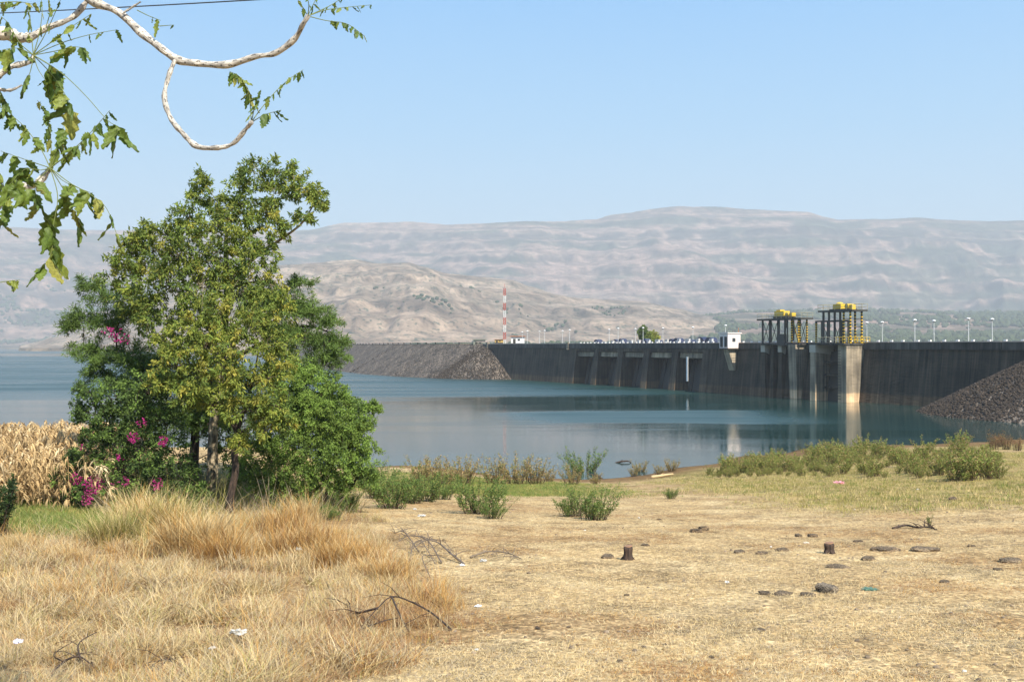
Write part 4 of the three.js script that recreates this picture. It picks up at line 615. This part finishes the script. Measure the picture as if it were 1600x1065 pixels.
  stand(92, 945, 50, 60, 70, RUST); stand(8, 965, 40, 48, 60, [[.7, REDB], [.3, ORANGE]]); stand(30, 860, 60, 50, 50, GOLD); stand(110, 880, 70, 46, 70, GOLD); stand(345, 1050, 26, 46, 18, [[.7, BUFF], [.3, STRAW]]); stand(60, 1000, 60, 36, 30, GOLD);
  for (let k = 0; k < 110; k++) { const D = rr(7, 21), x = grassEdge(D) - .3 - 9 * R() ** 1.2, q = at(0, 0, D); if (x / D < -.6) continue; const pal = [GOLD, RUST, [[.6, BUFF], [.4, STRAW]], [[.6, REDB], [.4, ORANGE]]][Math.floor(R() * 4)], s = rr(.22, .55); for (let j = 0; j < 7; j++) { const X = x + rr(-.28, .28), Z = -D + rr(-.25, .25); tall.push([X, groundAt(X, Z) - .02, Z, s * rr(.7, 1.2), ...pick(pal), rr(.8, 1.2), .2]); } }
  scatter('tall_grass', 'tall golden and rust coloured grass clumps in front of the thicket', tuft(12, .45, 1.2, .016, .75, .12, 19, .9), bladeMat, tall);
  // dry undergrowth below the trees
  const dry = []; for (let k = 0; k < 900; k++) { const px = rr(140, 540), p = gp(px, rr(765, 812)); const z = p.z - rr(0, 3); dry.push([p.x, groundAt(p.x, z) - .02, z, rr(.45, 1.25), ...pick([[.3, GREY], [.3, OLV], [.3, GRN], [.1, REDB]]), rr(.8, 1.2), .3]); }
  scatter('undergrowth', 'dry grey undergrowth among the trunks of the thicket', tuft(18, .4, 1.1, .014, 1.2, .18, 23), bladeMat, dry, 'undergrowth');
}
{ // dry maize field on the left
  const r = rng(77), g = new Geo(), q = (a, b) => a + (b - a) * r();
  g.tube([V(0, 0, 0), V(.02, .8, .01), V(.05, 1.55, 0)], [.014, .011, .006], 4);
  for (let k = 0; k < 34; k++) { const h = q(.2, 1.55), a = r() * 6.28, L = q(.12, .34), dx = Math.cos(a), dz = Math.sin(a), w = q(.014, .032), tw = q(-1, 1); let pl = null; for (let j = 0; j <= 5; j++) { const t = j / 5, x = dx * L * t * .75, z = dz * L * t * .75, y = h + L * (.5 * t - 1.5 * t * t), ww = w * Math.sin(Math.PI * Math.min(1, t * .9 + .12)), ca = Math.cos(tw * t * 2), sa = Math.sin(tw * t * 2); const A = g.v(x - dz * ww * ca, y + sa * ww, z + dx * ww * ca), B = g.v(x + dz * ww * ca, y - sa * ww, z - dx * ww * ca); if (pl) g.i.push(pl[0], pl[1], A, pl[1], B, A); pl = [A, B]; } }
  const list = []; for (let D = 27.6; D < 41; D += .29) for (let x = -26; x < -8.2; x += .23) { const X = x + rr(-.14, .14), Z = -(D + rr(-.12, .12)); if (X > -10.8 - (D - 27.6) * .3) continue; list.push([X, groundAt(X, Z), Z, rr(.86, 1.06), ...pick([[.45, [.56, .40, .20]], [.35, [.42, .28, .13]], [.2, [.66, .52, .31]]]), rr(.85, 1.0), .38]); }
  scatter('dry_maize_field', 'dense dry golden maize field between the meadow and the lake', g.build(), bladeMat, list, 'crop');
}
// weeds and shrubs of the shore
function weedProto(name, label, category, opt, group) {
  const g = new THREE.Group(); g.name = name; tag(g, label, category, group); const stems = new Geo(), lv = new Geo();
  for (let k = 0; k < opt.stems; k++) {
    const a = R() * 6.28, ln = rr(.05, opt.lean), H = opt.h * (R() < .15 ? rr(.8, 1.1) : rr(.3, .85)), b = V(Math.cos(a) * opt.w * .25 * R(), -.03, Math.sin(a) * opt.w * .25 * R()), e = V(b.x + Math.cos(a) * H * ln, H, b.z + Math.sin(a) * H * ln), m = b.clone().lerp(e, .5).add(V(0, H * .06, 0));
    stems.tube([b, m, e], [.016, .011, .004], 3, null, false);
    for (let j = 0; j < opt.leaves; j++) { const f = lerp(opt.from ?? .2, 1.03, Math.sqrt(R())), p = (f < .5 ? b.clone().lerp(m, f * 2) : m.clone().lerp(e, f * 2 - 1)).addScaledVector(randDir(), opt.spread * R()); const s = rr(.7, 1.3); lv.leaf(p, randDir(.45), randDir(.5), opt.leaf[0] * s, opt.leaf[1] * s, mixCol(opt.pal), .2); }
  }
  part('stems', stems.build(), opt.bark ?? bark, g); part('leaves', lv.build(false), leafMat(.35), g); return g;
}
const weedPal = [[.38, [.20, .26, .05]], [.30, [.28, .30, .07]], [.32, [.38, .28, .11]]], brownPal = [[.5, [.33, .25, .10]], [.3, [.25, .25, .08]], [.2, [.40, .27, .12]]], shrubPal = [[.6, [.12, .19, .045]], [.3, [.17, .235, .05]], [.1, [.30, .28, .08]]];
{
  const kinds = [0, 1, 2].map(() => weedProto('shore_weed', 'leafy yellow green weed in the belt along the shore before the dam', 'weed', { stems: 26, lean: .75, h: 1.5, w: 1.8, leaves: 34, spread: .14, leaf: [.14, .055], from: .05, pal: weedPal }, 'green weeds along the shore'));
  const put = (kind, px, py, hpx, label, turn = R() * 6.28) => { const p = gp(px, py), o = kind.clone(); o.name = numbered(kind.name); o.userData = { ...kind.userData }; if (label) o.userData.label = label; o.position.copy(p); o.rotation.y = turn; const h = kind.h ?? 1.5; o.scale.setScalar(hpx * p.m / h); scene.add(o); return o; };
  kinds.forEach((k) => (k.h = 1.5));
  const edge = [[1080, 746], [1130, 742], [1180, 735], [1240, 728], [1300, 722], [1380, 716], [1470, 712], [1550, 712]];
  for (let k = 0; k < 235; k++) { const px = rr(1105, 1560), lo = curveAt([[1125, 748], [1200, 745], [1300, 745], [1400, 748], [1500, 752], [1560, 752]], px), hi = curveAt([[1125, 736], [1200, 722], [1300, 712], [1400, 706], [1500, 704], [1560, 704]], px); const py = lerp(hi, lo, R()); put(kinds[k % 3], px, py, (R() < .2 ? rr(20, 32) : rr(7, 17)) * (px > 1480 ? 1.2 : 1)); }
  for (const [px, py, h] of [[1492, 752, 44], [1520, 750, 50], [1545, 748, 42], [1470, 742, 36], [1535, 735, 40]]) put(kinds[1], px, py, h, 'larger bushy green weed at the right end of the shore weeds');
  const red = weedProto('dry_reed', 'tall reddish dry reed clump beyond the green shore weeds', 'reed', { stems: 40, lean: .35, h: 1.6, w: 1.8, leaves: 14, spread: .06, leaf: [.2, .03], pal: [[.6, [.32, .17, .08]], [.4, [.25, .2, .07]]] }, 'reddish reeds'); red.h = 1.6;
  for (const [px, py, h] of [[1553, 702, 26], [1572, 702, 24], [1590, 704, 22], [1562, 698, 22]]) put(red, px, py, h);
  const brown = [0, 1].map(() => { const o = weedProto('dry_bush', 'brownish half dry bush standing at the water edge', 'bush', { stems: 44, lean: .75, h: 1.7, w: 2.6, leaves: 32, spread: .14, leaf: [.14, .05], from: .05, pal: brownPal }, 'half dry bushes at the water edge'); o.h = 1.7; return o; });
  for (const [px, py, h, l] of [[662, 752, 40], [690, 757, 40, 'brownish dry bush with a rounded top above the green shrub'], [722, 756, 44, 'rounded olive bush between two browner ones at the water edge'], [775, 757, 42], [805, 757, 44], [835, 756, 40], [1000, 741, 22], [1050, 736, 20], [990, 744, 14], [1030, 741, 16], [858, 752, 20], [895, 757, 30], [930, 756, 18]]) put(brown[px % 2], px, py, h, l);
  const shrub = [0, 1].map(() => { const o = weedProto('green_shrub', 'low feathery green shrub on the turf beside the thicket', 'shrub', { stems: 50, lean: .95, h: 1.6, w: 2.8, leaves: 56, spread: .15, leaf: [.12, .036], from: .05, pal: shrubPal }, 'feathery green shrubs on the turf'); o.h = 1.6; return o; });
  for (const [px, py, h, l] of [[590, 778, 52], [615, 794, 56], [640, 786, 46], [665, 783, 50], [570, 760, 44], [690, 780, 34], [745, 803, 62, 'dark green solitary shrub leaning over the green turf'], [770, 810, 34, 'small scrawny shrub at the foot of the dark green one'], [928, 812, 54, 'upright bushy green shrub at the edge of the bare ground'], [893, 806, 42, 'thin pale shrub leaning away from a bushier one'], [912, 746, 44, 'tall thin shrub at the water edge with a stick beside it'], [1047, 779, 18, 'tiny tuft of a shrub alone on the gravelly patch'], [535, 800, 36], [520, 812, 30]]) put(shrub[px % 2], px, py, h, l);
  const sprig = weedProto('upright_weed', 'thin upright green weed growing by a line of dark twigs', 'weed', { stems: 9, lean: .18, h: 1.0, w: .3, leaves: 34, spread: .05, leaf: [.09, .02], pal: shrubPal }); sprig.h = 1; put(sprig, 1452, 824, 26);
  const dark = weedProto('fern_shrub', 'dark green ferny plant at the margin of the meadow grass', 'shrub', { stems: 22, lean: .4, h: 1.3, w: .9, leaves: 60, spread: .07, leaf: [.12, .035], pal: [[.7, [.03, .055, .015]], [.3, [.05, .09, .02]]] }); dark.h = 1.3; put(dark, -8, 842, 104);
}
// ---------------------------------------------------------------- stones, stumps, dead branches and litter
const stoneMat = [[.46, .37, .26], [.50, .41, .29], [.38, .30, .21]].map(([r, g, b]) => std({ flatShading: true, color: lin(r * 1.6, g * 1.55, b * 1.5), map: rubbleTex, bumpMap: rustBump, bumpScale: .03, roughness: 1 }));
const stoneShapes = [0, 1, 2, 3, 4].map((k) => { const g = stoneGeo(10 + k * 3, 2, 1), a = g.attributes.position; for (let i = 0; i < a.count; i++) { const x = a.getX(i), y = a.getY(i), z = a.getZ(i), q = 1 + .5 * (ridged(x * 2.2 + k, y * 2.2 + z * 2.7, 431 + k) - .6); a.setXYZ(i, x * q, Math.min(y * q, .55 + .15 * x), z * q); } g.computeVertexNormals(); return g; });
function stone(px, py, w, h, label, name = 'field_stone', k = Math.floor(R() * 5), group) { const p = gp(px, py), m = top(name, stoneShapes[k], stoneMat[k % 3], label ?? 'low brown field stone half sunk in the dry grass', 'stone', label ? group : 'low stones in the dry grass'); m.position.set(p.x, p.y + h * p.m * .10, p.z); m.rotation.y = R() * 6.28; m.scale.set(w * p.m * .52, h * p.m * .62, w * p.m * .42); return m; }
stone(1293, 924, 34, 26, 'large jagged grey boulder beside the scrap of green cloth', 'boulder', 1).material = std({ color: lin(.62, .55, .45), map: rubbleTex, flatShading: true, roughness: 1 }); stone(950, 871, 26, 10, 'flat brown stone lying beside the tall cut stump'); stone(1195, 928, 20, 10, 'brown stone at the end of the flat row leading to the boulder'); stone(1222, 928, 34, 9, 'long flat pale stone in the row leading to the boulder'); stone(1262, 930, 28, 8, 'thin slab just beside the jagged boulder');
stone(1088, 831, 18, 11, 'dark rock leaning on a second one in the open ground'); stone(1099, 828, 16, 14, 'upright brown rock behind a lower dark rock'); stone(1248, 838, 13, 9); stone(1270, 838, 18, 9);
for (const [x, y, w, h] of [[1155, 863, 20, 8], [1190, 865, 20, 8], [1222, 860, 22, 9], [1357, 874, 26, 10], [1383, 860, 40, 11], [1445, 860, 42, 11], [1580, 877, 38, 10], [1518, 853, 12, 6], [1310, 886, 40, 7], [1476, 909, 18, 6], [979, 930, 8, 6], [840, 982, 10, 7], [1186, 984, 22, 5], [968, 1033, 10, 7], [1112, 1027, 9, 7], [1008, 852, 14, 6], [1248, 774, 7, 5], [1489, 780, 16, 7], [1560, 890, 16, 6], [1030, 812, 7, 5], [1341, 846, 14, 5]]) stone(x, y, w, h);
function stump(px, py, w, h, label, lean) { const p = gp(px, py), g = thing('tree_stump', label, 'stump', p), r = w * p.m / 2, H = h * p.m, gg = new Geo(), pts = []; for (let k = 0; k <= 6; k++) pts.push(V(lean * k / 6 * r, k / 6 * H - .03, 0)); gg.tube(pts, (k) => r * (1.18 - .25 * k + .08 * Math.sin(k * 9)), 11); part('trunk', gg.build(), barkDark, g); part('cut_face', new THREE.CylinderGeometry(r * .88, r * .9, .02, 11).rotateZ(.18).translate(lean * r, H - .02, 0), std({ color: lin(.30, .17, .10) }), g); for (let k = 0; k < 3; k++) { const a = R() * 6.28; part('root', new Geo().tube([V(Math.cos(a) * r * .6, .08, Math.sin(a) * r * .6), V(Math.cos(a) * r * 2, -.02, Math.sin(a) * r * 2)], [r * .35, r * .1], 5).build(), barkDark, g); } }
stump(981, 874, 14, 23, 'tall cut stump with a flat stone beside it', .1); stump(1296, 864, 15, 18, 'short squat cut stump in the row of low stones', -.1);
function deadBranch(name, label, paths, mat = barkDark, n = 0, group) {   // paths of [px, py, height m] with radius
  const c = gp(paths[0].p[0][0], paths[0].p[0][1]), g = thing(name, label, 'branch', c, group);
  for (const { p, r } of paths) { const pts = p.map(([x, y, h = .05]) => { const q = gp(x, y); const w = at(x, y, q.D); q.y += h * .9; return q.sub(c); }); const sp = smoothPath(pts, pts.length * 4); part('limb', new Geo().tube(sp, (k) => lerp(r, r * .4, k), 6).build(), mat, g); for (let k = 0; k < n; k++) { const q = sp[1 + Math.floor(R() * (sp.length - 2))], d = randDir(.1).multiply(V(1, .45, 1)).multiplyScalar(rr(.15, .5)); part('twig', new Geo().tube([q, q.clone().addScaledVector(d, .5).add(V(0, .03, 0)), q.clone().add(d)], [r * .45, r * .3, r * .12], 4).build(), mat, g); } }
}
deadBranch('fallen_branch', 'dark fallen branch lying arched over the reddish grass', [{ p: [[705, 985, .02], [675, 975, .14], [640, 968, .24], [612, 966, .28], [590, 978, .22], [560, 990, .05]], r: .012 }, { p: [[612, 966, .28], [632, 985, .08], [650, 1000, .02]], r: .012 }, { p: [[590, 978, .22], [552, 972, .12], [546, 960, .16]], r: .016 }, { p: [[560, 990, .05], [600, 985, .12], [622, 980, .12]], r: .009 }], barkDark, 5);
deadBranch('fallen_branch', 'grey heap of dry twigs at the corner of the rust coloured grass', [{ p: [[725, 882, .02], [705, 874, .12], [685, 866, .25], [665, 866, .3], [645, 872, .2]], r: .02 }, { p: [[690, 880, .02], [668, 866, .3], [640, 858, .3], [620, 862, .2]], r: .015 }, { p: [[655, 870, .1], [632, 856, .35], [615, 850, .25]], r: .014 }, { p: [[680, 884, .05], [662, 872, .3], [650, 856, .4]], r: .01 }, { p: [[640, 885, .1], [650, 868, .3], [690, 862, .25], [712, 872, .05]], r: .01 }, { p: [[672, 906, .05], [660, 890, .25], [680, 884, .2]], r: .009 }], std({ color: lin(.15, .115, .085) }), 14);
deadBranch('fallen_branch', 'thin bare branch with upright twigs in the near meadow grass', [{ p: [[70, 1068, .02], [100, 1050, .1], [128, 1046, .12], [160, 1060, .02]], r: .012 }, { p: [[126, 1046, .1], [124, 1036, .2], [152, 1020, .22]], r: .008 }, { p: [[100, 1050, .1], [85, 1055, .2], [120, 1030, .2]], r: .006 }], barkDark, 4);
deadBranch('fallen_branch', 'small tangle of black twigs near the crumpled white bag', [{ p: [[230, 1052, .04], [255, 1046, .1], [288, 1048, .04]], r: .009 }, { p: [[240, 1060, .03], [262, 1050, .12], [280, 1042, .08]], r: .007 }], barkDark, 7);
deadBranch('fallen_branch', 'single short dark stick slanting down in the near grass', [{ p: [[362, 1042, .14], [374, 1052, .08], [388, 1062, .02]], r: .008 }], barkDark, 1);
deadBranch('twig_line', 'low line of dark broken twigs beside the upright weed', [{ p: [[1395, 826, .02], [1415, 824, .07], [1432, 826, .05], [1448, 825, .04], [1464, 828, .02]], r: .03 }], barkDark, 12);
deadBranch('fallen_branch', 'low strip of dead brush on the bare ground beside the twig heap', [{ p: [[735, 872, .03], [765, 868, .1], [795, 870, .08], [815, 874, .02]], r: .018 }], std({ color: lin(.17, .13, .09) }), 16);
{ const b = (label, px, py, pts, r, mat) => { const c = at(px, py, 78); c.y = Math.max(0, groundAt(c.x, c.z)); const g = thing('driftwood', label, 'driftwood', c), s = c.z / -FOCAL; part('limb', new Geo().tube(smoothPath(pts.map(([x, y]) => V(x * s, y * s, rr(-.1, .1))), 14), (k) => lerp(r, r * .4, k), 7).build(), mat, g); part('stub', new Geo().tube([V(pts[1][0] * s, pts[1][1] * s, 0), V(pts[1][0] * s + .25, pts[1][1] * s + .22, .1)], [r * .5, r * .15], 5).build(), mat, g); };
  const setD = (px, py) => gp(px, py);
  const drift = (label, px, py, pts, r, mat, D) => { const c = at(px, py, D); c.y = Math.max(-.02, groundAt(c.x, c.z)); const g = thing('driftwood', label, 'driftwood', c), s = D / FOCAL; part('limb', new Geo().tube(smoothPath(pts.map(([x, y]) => V(x * s, y * s, rr(-.1, .1))), 14), (k) => lerp(r, r * .4, k), 7).build(), mat, g); part('stub', new Geo().tube([V(pts[1][0] * s, pts[1][1] * s, 0), V(pts[1][0] * s + .25, pts[1][1] * s + .22, .1)], [r * .5, r * .15], 5).build(), mat, g); };
  drift('dark curved branch sticking up out of the shallow water', 975, 722, [[-14, -1], [-6, 2], [4, 3], [9, 2], [12, -1]], .10, barkDark, 94);
  drift('dark arched stick rising from the mud beside the thin tall shrub', 930, 748, [[12, -1], [6, 3], [-3, 6], [-12, 7]], .09, barkDark, gp(930, 748).D);
  drift('pale bleached log lying on the mud at the water edge', 1035, 744, [[-17, 0], [-4, 2], [8, 4], [17, 5]], .14, std({ color: lin(.58, .42, .22) }), gp(1035, 745).D); }
function bag(px, py, w, h, label, col = [.50, .49, .46], name = 'plastic_bag', lift = 0) { const p = gp(px, py), g = new THREE.IcosahedronGeometry(1, 4), a = g.attributes.position, sd = R() * 50; for (let i = 0; i < a.count; i++) { const x = a.getX(i), y = a.getY(i), z = a.getZ(i), k = .15 + 1.25 * ridged(x * 2.2 + sd, y * 2.2 + z * 2.6 + sd, 701) ** 2 + .35 * fbm(x * 5 + sd, y * 5 + z * 4, 2, 703); a.setXYZ(i, x * k, Math.max(-.2, y * k * (.45 + .8 * vnoise(x * 2 + sd, z * 2, 705))), z * k); } g.computeVertexNormals(); const m = top(name, g, std({ color: lin(...col), roughness: .5 }), label, 'litter', 'scattered litter'); m.position.set(p.x, p.y + h * p.m * .12 + .01 + lift, p.z); m.scale.set(w * p.m * .36, h * p.m * .36, w * p.m * .30); m.rotation.y = R() * 6; }
bag(373, 1018, 38, 14, 'crumpled white plastic bag in the near meadow grass', [.50, .49, .46], 'plastic_bag', .17); bag(332, 1028, 14, 8, 'small white scrap beside the crumpled bag', [.50, .49, .46], 'plastic_bag', .08); bag(28, 1036, 20, 14, 'pale lilac crumpled bag in the near grass', [.62, .60, .72], 'plastic_bag', .17); bag(467, 874, 14, 10, 'white crumpled paper among the rust coloured grass', [.50, .49, .46], 'plastic_bag', .16); bag(747, 948, 13, 6, 'small bluish white scrap beyond the fallen branch', [.7, .77, .85]); bag(658, 807, 17, 8, 'white packet on bare ground below the green shrubs'); bag(648, 796, 9, 5, 'tiny white scrap above the white packet'); bag(652, 875, 9, 7, 'white scrap under the heap of twigs'); bag(722, 884, 12, 6, 'flat whitish scrap beside the heap of twigs', [.72, .72, .74]); bag(756, 877, 16, 6, 'pale paper scrap by the strip of dead brush'); bag(550, 1045, 7, 5, 'white chip in the meadow nearest the reddish grass'); bag(745, 1016, 10, 4, 'thin white strip on the bare ground below the fallen branch');
bag(1312, 756, 22, 9, 'pink and white plastic bag at the foot of the shore weeds', [.75, .30, .36]); bag(1434, 765, 6, 4, 'tiny white scrap on the yellowish turf'); bag(1358, 921, 34, 5, 'flat scrap of green cloth beside the jagged boulder', [.09, .17, .11], 'cloth_scrap'); bag(1136, 911, 10, 7, 'pale grey scrap on the open dry ground', [.6, .58, .55]); bag(1260, 849, 14, 4, 'pale flat chip between the low stones', [.66, .55, .42]); 
{ // gravel and clods
  const list = []; for (let k = 0; k < 9000; k++) { const D = 6 + 60 * R() ** 1.6, x = rr(-.56, .56) * D; if (longGrass(x, D) > .4) continue; const n = fbm(x * .5, D * .5, 3, 603); if (R() > sstep(.42, .68, n) + .06) continue; if (R() < .5) continue; const s = .006 + .022 * R() ** 2.5 * (1 + D * .012), b = rr(.6, 1.3); list.push([x, groundAt(x, -D) + s * .2, -D, s, ...(R() < .015 ? [.6, .56, .5] : [.22 * b, .165 * b, .11 * b]), .7, .6]); }
  scatter('gravel', 'small dark clods and gravel scattered over the dry ground', stoneGeo(5, 1, .8), std({ roughness: 1 }), list, 'gravel');
}
renderer.render(scene, camera);
